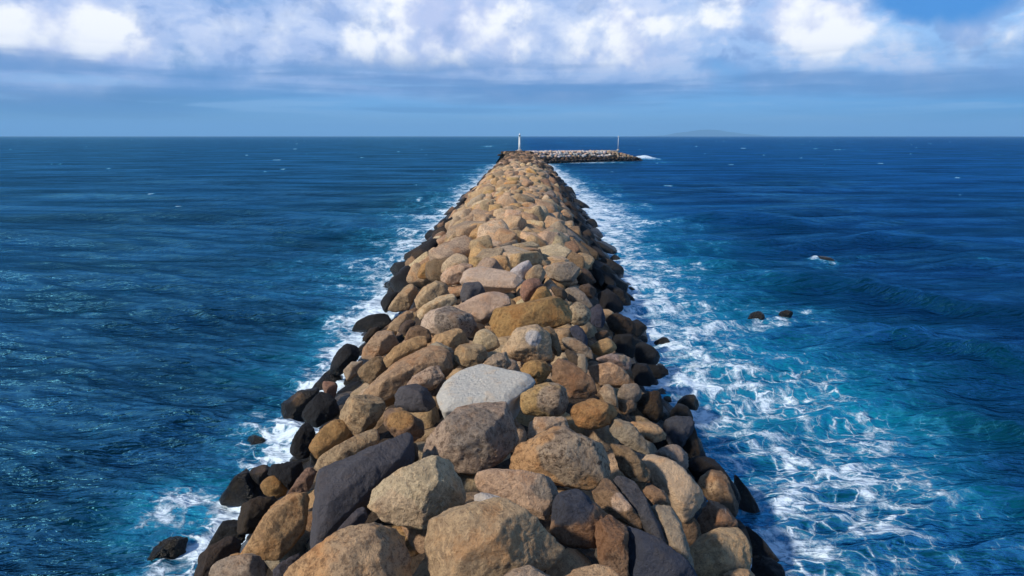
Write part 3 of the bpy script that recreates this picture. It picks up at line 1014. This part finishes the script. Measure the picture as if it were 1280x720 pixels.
# ------------------------------------------------------------------ the sea
ncol = 1150
th = np.radians(np.linspace(-60, 60, ncol))
dv = np.concatenate([np.linspace(0.36, 12, 24)[:-1], np.arange(12, 620, 0.95), np.arange(620, 1900, 4.0)])
dd = F * H / dv
dd = np.sort(dd)
nrow = len(dd)
Dg, Tg = np.meshgrid(dd, th, indexing="ij")
X = (Dg * np.sin(Tg)).ravel()
Y = (Dg * np.cos(Tg)).ravel()
Df = Dg.ravel()
spac = np.gradient(dd)
Sp = np.repeat(np.maximum(spac, dd * (th[1] - th[0])), ncol)

side = sstep(-6, 6, X)        # 0 left, 1 right
Z = np.zeros_like(X)
DX = np.zeros_like(X)
DY = np.zeros_like(X)
rw = np.random.default_rng(11)
gust = 0.75 + 0.5 * fbm(np.stack([X / 22, Y / 34, np.zeros_like(X)], 1), 3)
gust = np.clip(gust, 0.3, 1.4)
lams = np.geomspace(0.55, 24.0, 48)
for j, lam in enumerate(lams):
    amp = 0.0125 * lam ** 0.85 * rw.uniform(0.6, 1.3) * (1.35 if lam < 3.5 else 1.0)
    if lam > 7:
        amp *= 0.95
    for sd in (0, 1):
        base = -24 if sd == 0 else 22
        if lam > 6:
            base *= 0.5
        ang = math.radians(base + rw.normal(0, 10 if lam < 4 else 8))
        kx, ky = math.sin(ang), -math.cos(ang)
        k = 2 * math.pi / lam
        ph = k * (kx * X + ky * Y) + rw.uniform(0, 6.28)
        wgt = (1 - side) if sd == 0 else side
        a = amp * wgt * sstep(2.2, 4.5, lam / Sp) * gust
        cs = np.cos(ph)
        sn = np.sin(ph)
        Z += a * cs
        DX -= 0.75 * a * kx * sn
        DY -= 0.75 * a * ky * sn


def ridge(pts, A, w, fade=4.0):
    q = np.array([on_plane(u, v) for u, v in pts])
    o = np.argsort(q[:, 0])
    q = q[o]
    yr = np.interp(X, q[:, 0], q[:, 1]) + 0.5 * gnoise(np.stack([X / 5, Y * 0, X * 0 + A * 10], 1))
    env = sstep(q[0, 0] - fade, q[0, 0] + fade, X) * (1 - sstep(q[-1, 0] - fade, q[-1, 0] + fade * 2, X))
    s_ = (Y - yr)
    s_ = np.where(s_ < 0, s_ / (w * 0.7), s_ / (w * 2.2))
    return A * env * np.exp(-s_ * s_)


Z += ridge([(940, 352), (1000, 358), (1060, 362), (1130, 374), (1200, 388), (1290, 402)], 0.95, 1.9)
Z += ridge([(1030, 428), (1100, 428), (1170, 440), (1230, 456), (1300, 470)], 0.9, 1.5)
Z += ridge([(1130, 512), (1200, 520), (1260, 535), (1320, 552)], 0.75, 1.3)
Z += ridge([(1190, 636), (1240, 632), (1300, 640)], 0.65, 1.0)
Z += ridge([(860, 276), (920, 277), (985, 281)], 1.0, 3.0)
Z += ridge([(800, 328), (850, 328), (900, 333)], 0.7, 1.8)
Z += ridge([(1050, 300), (1120, 304), (1200, 310)], 0.9, 3.0, 8)
Z += ridge([(1200, 328), (1290, 334)], 0.8, 2.4, 6)
Z += ridge([(-40, 610), (80, 575), (200, 540), (300, 505)], 0.22, 1.2)
Z += ridge([(-40, 690), (60, 660), (150, 628)], 0.26, 1.0)
Z += ridge([(-40, 500), (150, 470), (330, 440)], 0.22, 1.6)
Z += ridge([(-40, 420), (200, 395), (380, 380)], 0.25, 2.2)

# --- foam density and aerated (turquoise) water
sl = XL(Y) - X          # metres outside the left waterline
sr = X - XR(Y)
inside_y = sstep(-5, 5, Y) * (1 - sstep(288, 300, Y))
wn = fbm(np.stack([X / 6, Y / 9, np.zeros_like(X) + 3], 1), 3)
wn2 = fbm(np.stack([X / 2.2, Y / 3.5, np.zeros_like(X) + 9], 1), 3)
wl_ = np.interp(Y, [10, 18, 24, 30, 40, 60, 100, 170, 290], [0.8, 0.7, 0.6, 0.9, 2.8, 5.8, 6.8, 7.0, 6.0]) * (1 + 0.6 * wn)
foam = 1.0 * np.exp(-np.clip(sl, 0, None) / np.maximum(wl_, 0.3)) * (X < 0)
wr_ = np.interp(Y, [10, 16, 22, 28, 36, 50, 75, 120, 200, 290], [4.4, 6.0, 7.6, 8.6, 9.0, 8.5, 8.5, 9.0, 8.0, 5]) * (1 + 0.4 * wn)
fr = np.exp(-(np.clip(sr, 0, None) / np.maximum(wr_, 0.4)) ** 1.6)
nearfade = np.interp(Y, [10, 16, 22, 27, 32], [0.55, 0.58, 0.70, 0.90, 1.0])
foam = np.maximum(foam, (0.80 + 0.18 * sstep(55, 100, Y)) * fr * nearfade * (X > 0))
foam *= inside_y


def blob(u, v, ru, rv, a, rot=0.0):
    c = on_plane(u, v)
    e1 = np.linalg.norm(on_plane(u + ru, v) - c)
    e2 = np.linalg.norm(on_plane(u, v + rv) - c)
    dx, dy = X - c[0], Y - c[1]
    cr_, sr_ = math.cos(rot), math.sin(rot)
    p, q = dx * cr_ + dy * sr_, -dx * sr_ + dy * cr_
    return a * np.exp(-(p / e1) ** 2 - (q / e2) ** 2)


for bb in [(240, 625, 55, 22, 0.70), (300, 560, 40, 12, 0.45), (200, 650, 30, 30, 0.6), (330, 520, 35, 12, 0.45), (310, 545, 28, 10, 0.5),
           (215, 700, 30, 25, 0.55), (1000, 400, 50, 10, 0.42), (1030, 405, 30, 6, 0.35), (960, 350, 22, 4, 0.45), (1000, 385, 30, 5, 0.5),
           (950, 402, 18, 5, 0.5), (1100, 540, 60, 30, 0.45), (1040, 510, 60, 40, 0.25), (1110, 590, 70, 40, 0.4), (1180, 640, 60, 25, 0.28), (990, 690, 70, 40, 0.40), (1080, 650, 90, 40, 0.36), (1010, 600, 90, 40, 0.40), (1150, 700, 60, 30, 0.3),
           (1032, 332, 22, 3, 0.5), (860, 335, 30, 5, 0.4), (520, 231, 8, 1.6, 0.75), (524, 248, 6, 2.0, 0.85), (1045, 187, 7, 2, 0.7), (520, 270, 45, 4, 0.45), (500, 300, 45, 5, 0.45),
           (470, 330, 40, 6, 0.4), (610, 183, 9, 1.5, 0.7), (830, 203, 22, 1.4, 0.45), (806, 198, 14, 2.2, 1.3), (720, 203, 70, 1.6, 0.9),
           (1010, 181, 5, 1, .5), (930, 182, 6, 1, .4), (1230, 193, 6, 1, .5), (700, 178, 8, 1, .35), (760, 260, 40, 12, .35), (820, 280, 50, 6, .35), (890, 305, 40, 5, 0.3)]:
    foam = np.maximum(foam, blob(*bb)) if bb[4] > 0.6 else foam + blob(*bb) * (1 - np.clip(foam, 0, 1))
foam = np.clip(foam + 0.22 * wn2 * np.clip(foam * 2.5, 0, 1), 0, 1.15)
for o_ in [p for p in placed if p[3].name.startswith("sea_rock")]:
    rd = np.hypot(X - o_[0], (Y - o_[1])) - o_[2]
    foam = np.maximum(foam, np.clip(0.42 + 0.7 * wn2, 0, 1) * np.exp(-(np.clip(rd, -2, None) / 0.9) ** 2))
foam = np.clip(foam, 0, 1.15)
# random whitecaps in the open water
wc = fbm(np.stack([X / 9, Y / 5, np.zeros_like(X) + 40], 1), 4)
foam = np.maximum(foam, 0.75 * sstep(0.80, 1.0, wc) * sstep(40, 120, Df))

turq = np.zeros_like(X)
for bb in [(890, 400, 70, 45, 0.75), (960, 455, 90, 45, 0.95), (1050, 510, 90, 45, 0.95), (1110, 560, 80, 40, 0.8), (1170, 620, 80, 45, 0.45),
           (930, 500, 80, 30, 0.55), (820, 330, 50, 35, 0.55), (780, 280, 50, 25, 0.5), (240, 630, 80, 30, 0.8), (160, 665, 40, 20, 0.4), (420, 430, 60, 25, 0.45), (330, 470, 60, 12, 0.25), (980, 590, 60, 15, 0.15)]:
    turq = np.maximum(turq, blob(*bb))
turq = np.maximum(turq, 0.8 * np.exp(-np.clip(sr, 0, None) / 7.0) * (X > 0) * sstep(18, 30, Y) * (1 - sstep(70, 140, Y)))
turq = np.clip(turq * (1 + 0.5 * wn) + 0.35 * np.clip(foam, 0, 1), 0, 1)
wn3 = fbm(np.stack([X / 0.9, Y / 1.1, np.zeros_like(X) + 19], 1), 3)
Z += foam * (0.15 * wn2 + 0.11 * wn3) * sstep(200, 50, Df)
Z += blob(806, 198, 10, 1.6, 1.6)
# the sea is calmer right at the stones
PV = np.stack([X + DX, Y + DY, Z], 1)
ii = np.arange((nrow - 1) * ncol).reshape(-1, ncol)[:, :-1].ravel()
SF = np.stack([ii, ii + ncol, ii + ncol + 1, ii + 1], 1)


def sea_material():
    m, t, b = new_mat("sea_water")
    pos = t.new("ShaderNodeNewGeometry").outputs["Position"]
    fa = t.attr("foam").outputs["Fac"]
    ta_ = t.attr("turq").outputs["Fac"]
    p2 = t.scale(pos, (1, 1, 0.3))
    warp = t.new("ShaderNodeTexNoise")
    t.l.new(p2, warp.inputs["Vector"])
    warp.inputs["Scale"].default_value = 0.9
    warp.inputs["Detail"].default_value = 4
    wv = t.vmath("ADD", p2, t.vmath("SCALE", t.vmath("SUBTRACT", warp.outputs[1], (0.5, 0.5, 0.5)), None))
    for nd in t.n:
        if nd.type == "VECT_MATH" and nd.operation == "SCALE":
            nd.inputs[3].default_value = 0.9
    wv = t.scale(wv, (0.8, 1.0, 1.0))
    sp_ = t.new("ShaderNodeSeparateXYZ")
    t.l.new(pos, sp_.inputs[0])
    t.step_lw = t.math("MULTIPLY_ADD", t.step(sp_.outputs[1], 40.0, 22.0), 0.22, 0.15)
    # foam lace: thin lines between cells plus churned fine foam
    e1 = t.voro(wv, 0.62, "DISTANCE_TO_EDGE")
    e2 = t.voro(wv, 1.7, "DISTANCE_TO_EDGE")
    fb = t.noise(wv, 1.3, 9, 0.68, 0.3)
    fb2 = t.noise(p2, 5.0, 6, 0.7, 0.2)
    lace = t.math("SUBTRACT", 1.0, t.math("MULTIPLY", t.math("MINIMUM", t.math("MULTIPLY", e1, 1.5), t.math("MULTIPLY", e2, 2.6)), 1.9), clamp=True)
    pat = t.math("ADD", t.math("MULTIPLY", lace, t.step_lw), t.math("ADD", t.math("MULTIPLY", fb, 0.82), t.math("MULTIPLY", fb2, 0.34)))
    # pat is roughly 0.3..1.0
    thr = t.math("ADD", t.math("MULTIPLY_ADD", fa, -0.52, 0.97), t.math("MULTIPLY", t.math("SUBTRACT", t.step_lw, 0.15), 0.76))
    hi = t.step(pat, thr, t.math("ADD", thr, 0.20))
    lo = t.step(pat, t.math("SUBTRACT", thr, 0.20), t.math("ADD", thr, 0.10))
    gate = t.step(fa, 0.05, 0.22)
    hi = t.math("MULTIPLY", hi, gate)
    lo = t.math("MULTIPLY", lo, gate)
    sep = t.new("ShaderNodeSeparateXYZ")
    t.l.new(pos, sep.inputs[0])
    right = t.step(sep.outputs[0], -12.0, 14.0)
    deep = t.mix(right, (0.0004, 0.010, 0.020, 1), (0.0003, 0.006, 0.024, 1))
    big = t.noise(t.scale(pos, (0.03, 0.05, 0.05)), 1.0, 4, 0.6)
    deep = t.mix(t.math("MULTIPLY", t.step(big, 0.35, 0.7), 0.5), deep, (0.0004, 0.024, 0.046, 1))
    c = t.mix(t.math("MULTIPLY", ta_, 0.85), deep, (0.004, 0.21, 0.33, 1))
    c = t.mix(t.math("MULTIPLY", lo, 0.60), c, (0.03, 0.26, 0.44, 1))
    c = t.mix(hi, c, (0.64, 0.77, 0.88, 1))
    # ripples
    def crest(n):
        return t.math("SUBTRACT", 1.0, t.math("ABSOLUTE", t.math("MULTIPLY_ADD", n, 2.0, -1.0)))
    r1 = crest(t.noise(t.scale(pos, (0.50, 1.6, 1.0)), 0.9, 5, 0.55, 0.3))
    r2 = crest(t.noise(t.scale(pos, (0.8, 1.4, 1.0)), 2.7, 4, 0.6, 0.4))
    r3 = t.noise(t.scale(pos, (0.05, 0.16, 0.1)), 1.0, 6, 0.65, 0.4)
    hg = t.math("ADD", t.math("MULTIPLY", r1, 0.20), t.math("MULTIPLY", r2, 0.06))
    r4 = t.noise(t.scale(pos, (0.18, 0.70, 0.3)), 1.0, 4, 0.6, 0.3)
    hg = t.math("ADD", hg, t.math("ADD", t.math("MULTIPLY", r3, 2.0), t.math("MULTIPLY", r4, 0.90)))
    hg = t.math("ADD", hg, t.math("MULTIPLY", hi, 0.06))
    bp = t.new("ShaderNodeBump")
    bp.inputs["Strength"].default_value = 1.0
    bp.inputs["Distance"].default_value = 0.9
    t.l.new(hg, bp.inputs["Height"])
    t.n.remove(b)
    dif = t.new("ShaderNodeBsdfDiffuse")
    t.l.new(c, dif.inputs["Color"])
    t.l.new(bp.outputs[0], dif.inputs["Normal"])
    gl = t.new("ShaderNodeBsdfGlossy")
    t.l.new(t.mix(right, (0.17, 0.58, 0.84, 1), (0.10, 0.48, 0.88, 1)), gl.inputs["Color"])
    gl.inputs["Roughness"].default_value = 0.14
    t.l.new(bp.outputs[0], gl.inputs["Normal"])
    fr_ = t.new("ShaderNodeFresnel")
    fr_.inputs["IOR"].default_value = 1.33
    t.l.new(bp.outputs[0], fr_.inputs["Normal"])
    ff = t.math("MINIMUM", t.math("MULTIPLY", fr_.outputs[0], 0.95), 0.46)
    n5 = t.noise(t.scale(pos, (0.020, 0.075, 0.05)), 1.0, 11, 0.80, 0.2)
    ff = t.math("MULTIPLY", ff, t.math("MULTIPLY_ADD", t.step(n5, 0.36, 0.64), 0.85, 0.48))
    ff = t.math("MULTIPLY", ff, t.math("MULTIPLY_ADD", hi, -0.85, 1.0))
    mx = t.new("ShaderNodeMixShader")
    t.l.new(ff, mx.inputs[0])
    t.l.new(dif.outputs[0], mx.inputs[1])
    t.l.new(gl.outputs[0], mx.inputs[2])
    outn = next(q for q in t.n if q.type == "OUTPUT_MATERIAL")
    t.l.new(mx.outputs[0], outn.inputs[0])
    return m


SEA = sea_material()
sea = mesh_obj("sea", PV, SF, SEA, colors={"foam": foam, "turq": turq})
tag(sea, "choppy dark blue sea with white foam along the breakwater", kind="structure")

# ------------------------------------------------------------------ island far off
isl_c = on_plane(886, 171.2, 0)
d_i = 36000.0
KI = 36.0 / 9.0
dirv = ray(886, 169)
cx, cy = dirv[0] * d_i, dirv[1] * d_i
nx_, ny_ = 120, 24
gx = np.linspace(-900, 900, nx_)
gyy = np.linspace(-350, 350, ny_)
GX, GY = np.meshgrid(gx, gyy, indexing="ij")
prof = np.interp(gx, [-900, -560, -300, -120, 0, 120, 330, 560, 900], [-20, 22, 92, 128, 142, 120, 70, 30, -20])
GZ = prof[:, None] * np.clip(1 - (gyy / 350) ** 2, 0, 1)[None, :] + 14 * fbm(np.stack([GX.ravel() / 160, GY.ravel() / 160, GX.ravel() * 0], 1), 4).reshape(GX.shape) - 6
ii = np.arange((nx_ - 1) * ny_).reshape(-1, ny_)[:, :-1].ravel()
IF = np.stack([ii, ii + ny_, ii + ny_ + 1, ii + 1], 1)
HILL = simple_mat("island_scrub", (0.02, 0.03, 0.03), 0.9, 0.01, 0.5)
isl = mesh_obj("island_hill", np.stack([GX.ravel(), GY.ravel(), GZ.ravel()], 1), IF, HILL)
isl.location = (cx, cy, 0)
isl.scale = (KI, KI, KI * 0.6)
isl.rotation_euler = (0, 0, -math.atan2(cx, cy))
tag(isl, "faint blue island on the horizon right of the jetty arm", kind="structure")

# ------------------------------------------------------------------ air
v, f = block_verts((0, 0, 318.0), (42000, 42000, 321.0), (1, 0))
hz = mesh_obj("haze", v, f, bpy.data.materials.new("haze_air"), smooth=False)
hm = hz.data.materials[0]
hm.use_nodes = True
hm.node_tree.nodes.clear()
ht = NT(hm.node_tree)
ho = ht.new("ShaderNodeOutputMaterial")
hv = ht.new("ShaderNodeVolumePrincipled")
hv.inputs["Color"].default_value = (0.31, 0.64, 1.0, 1)
hv.inputs["Density"].default_value = 0.00006
ht.l.new(hv.outputs[0], ho.inputs["Volume"])
tag(hz, "thin blue sea haze", kind="stuff")

# ------------------------------------------------------------------ sky and sun
SUN_DIR = Vector((-0.76, -0.42, 0.64)).normalized()
sun_el = math.asin(SUN_DIR.z)
sun_rot = math.atan2(SUN_DIR.x, SUN_DIR.y)
sd = bpy.data.lights.new("sun", "SUN")
sd.energy = 4.3
sd.angle = math.radians(4.0)
sd.color = (1.0, 0.90, 0.76)
so = bpy.data.objects.new("sun", sd)
COL.objects.link(so)
so.rotation_euler = SUN_DIR.to_track_quat("Z", "Y").to_euler()
so.location = (-50, -30, 60)

world = bpy.data.worlds.new("World")
scene.world = world
world.use_nodes = True
world.node_tree.nodes.clear()
t = NT(world.node_tree)
wo = t.new("ShaderNodeOutputWorld")
bg = t.new("ShaderNodeBackground")
bg.inputs["Strength"].default_value = 0.1
t.l.new(bg.outputs[0], wo.inputs[0])
sky = t.new("ShaderNodeTexSky", sky_type="NISHITA")
sky.sun_disc = False
sky.sun_elevation = sun_el
sky.sun_rotation = sun_rot
sky.air_density = 1.0
sky.dust_density = 0.4
sky.ozone_density = 3.0
gen = t.new("ShaderNodeTexCoord").outputs["Generated"]
sx = t.new("ShaderNodeSeparateXYZ")
t.l.new(gen, sx.inputs[0])
x_, y_, z_ = sx.outputs
skyc = t.mix(1.0, sky.outputs[0], (0.45, 0.72, 1.15, 1), "MULTIPLY")


def k10(r, g, b_):
    return (r * 10, g * 10, b_ * 10, 1)


# rain haze near the horizon
low = t.mix(t.step(z_, 0.0, 0.075), k10(0.22, 0.50, 0.88), k10(0.13, 0.37, 0.74))
leftd = t.math("MULTIPLY", t.step(x_, -0.18, -0.58), t.step(z_, 0.002, 0.05))
low = t.mix(leftd, low, k10(0.04, 0.16, 0.40))
rightd = t.math("MULTIPLY", t.step(x_, 0.2, 0.6), 0.6)
low = t.mix(rightd, low, k10(0.05, 0.29, 0.68))
base = t.mix(t.step(z_, 0.09, 0.40), low, skyc)
hi_gap = t.math("MULTIPLY", t.step(z_, 0.09, 0.14), t.step(z_, 0.5, 0.2))
base = t.mix(t.math("MULTIPLY", hi_gap, 0.7), base, k10(0.045, 0.22, 0.62))
# clouds
cp = t.vmath("MULTIPLY", gen, (1.0, 1.0, 1.15))
n_a = t.noise(cp, 8.5, 9, 0.52, 0.15)
cp_up = t.vmath("ADD", cp, (-0.018, 0.0, 0.042))
n_b = t.noise(cp_up, 8.5, 9, 0.52, 0.15)
n_big = t.noise(t.vmath("ADD", cp, (4.0, 1.0, 2.0)), 2.0, 3, 0.5)
streak = t.noise(t.vmath("MULTIPLY", gen, (1.0, 1.0, 9.0)), 3.2, 5, 0.5, 0.2)


def dirblob(u, vpx, rad, squash=1.6):
    d = ray(u, vpx)
    dif = t.vmath("SUBTRACT", gen, tuple(d))
    dif = t.vmath("MULTIPLY", dif, (1.0, 1.0, squash))
    ln = t.vmath("LENGTH", dif, out=1)
    return t.step(ln, rad, rad * 0.25)


cum = dirblob(1030, 25, 0.10, 1.9)
cum2 = dirblob(150, 45, 0.20, 2.6)
cum3 = dirblob(610, 20, 0.12, 1.8)
cum4 = dirblob(880, 85, 0.14, 3.0)
gapr = dirblob(1190, -8, 0.11, 2.4)
gapt = dirblob(295, -12, 0.09, 1.5)
fine_n = t.noise(cp, 20.0, 6, 0.55, 0.1)
zb = t.math("ADD", z_, t.math("MULTIPLY", t.math("SUBTRACT", streak, 0.5), 0.05))
zb = t.math("ADD", zb, t.math("MULTIPLY", t.math("SUBTRACT", n_big, 0.5), 0.05))
cov = t.step(zb, 0.040, 0.070)
dens = t.math("ADD", n_a, t.math("MULTIPLY", t.math("SUBTRACT", n_big, 0.5), 0.3))
dens = t.math("SUBTRACT", dens, t.math("MULTIPLY", gapr, 0.30))
dens = t.math("SUBTRACT", dens, t.math("MULTIPLY", gapt, 0.16))
alpha = t.math("MULTIPLY", t.step(dens, 0.18, 0.40), cov)
puff = t.math("ADD", dens, t.math("MULTIPLY", t.math("SUBTRACT", fine_n, 0.5), 0.28))
puff = t.math("ADD", puff, t.math("MULTIPLY", cum, 0.24))
puff = t.math("ADD", puff, t.math("MULTIPLY", cum2, 0.08))
puff = t.math("ADD", puff, t.math("MULTIPLY", cum3, 0.10))
puff = t.math("ADD", puff, t.math("ADD", t.math("MULTIPLY", cum4, 0.04), t.math("MULTIPLY", dirblob(1200, 60, 0.14, 2.6), 0.07)))
puff = t.math("SUBTRACT", puff, t.math("MULTIPLY", t.step(zb, 0.112, 0.06), 0.12))
pf = t.math("ADD", t.math("MULTIPLY", t.step(puff, 0.40, 0.68), 0.55), t.math("MULTIPLY", t.step(puff, 0.56, 0.66), 0.45))
shade = t.step(t.math("ADD", t.math("SUBTRACT", n_a, n_b), t.math("ADD", t.math("MULTIPLY", t.math("SUBTRACT", fine_n, 0.5), 0.35), t.math("MULTIPLY", cum, 0.08))), -0.10, 0.13)
tone = t.mix(t.step(x_, 0.05, 0.55), k10(0.40, 0.52, 0.80), k10(0.30, 0.52, 0.86))
mot = t.noise(t.vmath("MULTIPLY", gen, (1.0, 1.0, 1.8)), 16.0, 7, 0.6, 0.2)
tone = t.mix(t.math("MULTIPLY", t.step(mot, 0.48, 0.62), 0.75), tone, k10(0.62, 0.70, 0.90))
tone = t.mix(t.math("MULTIPLY", t.step(mot, 0.48, 0.36), 0.75), tone, k10(0.20, 0.33, 0.64))
tone = t.mix(t.math("MULTIPLY", t.step(puff, 0.42, 0.28), 0.7), tone, k10(0.18, 0.34, 0.66))
white = t.mix(shade, k10(0.50, 0.57, 0.82), k10(0.95, 0.96, 0.99))
ccol = t.mix(pf, tone, white)
low_deck = t.step(z_, 0.115, 0.062)
ccol = t.mix(t.math("MULTIPLY", low_deck, 0.55), ccol, k10(0.22, 0.37, 0.70))
dkc = t.mix(t.math("MULTIPLY", t.step(z_, 0.2, 0.42), 0.85), ccol, k10(0.035, 0.13, 0.33))  # unseen clouds overhead, darkened for deeper shade and darker water reflections
out = t.mix(alpha, base, dkc)
# flat stratus streaks under the cumulus
sa = t.math("MULTIPLY", t.math("MULTIPLY", t.step(z_, 0.03, 0.055), t.step(z_, 0.12, 0.08)), t.step(streak, 0.45, 0.60))
out = t.mix(t.math("MULTIPLY", sa, 0.7), out, k10(0.09, 0.23, 0.52))
lay = t.noise(t.vmath("MULTIPLY", gen, (1.6, 1.6, 22.0)), 2.4, 6, 0.55, 0.3)
lowb = t.math("MULTIPLY", t.step(z_, 0.008, 0.03), t.step(z_, 0.10, 0.06))
out = t.mix(t.math("MULTIPLY", t.math("MULTIPLY", lowb, t.step(lay, 0.50, 0.64)), 0.55), out, k10(0.30, 0.52, 0.84))
out = t.mix(t.math("MULTIPLY", t.math("MULTIPLY", lowb, t.step(lay, 0.48, 0.36)), 0.55), out, k10(0.08, 0.24, 0.55))
t.l.new(out, bg.inputs["Color"])

# ------------------------------------------------------------------ view and render
scene.view_settings.view_transform = "Standard"
scene.view_settings.look = "None"
scene.view_settings.exposure = 0.25
scene.view_settings.gamma = 1.0
scene.view_settings.use_curve_mapping = False
scene.cycles.use_denoising = True
scene.cycles.sample_clamp_direct = 1.6
scene.cycles.sample_clamp_indirect = 3.0
scene.cycles.max_bounces = 5
scene.cycles.diffuse_bounces = 2
scene.cycles.glossy_bounces = 2
scene.cycles.volume_bounces = 0
for o_ in bpy.data.objects:
    if len(str(o_.get("label", "")).split()) > 16:
        print("LONG", o_["label"])
print("traced", n_traced, "singles", len(singles), "rest", len(rest))
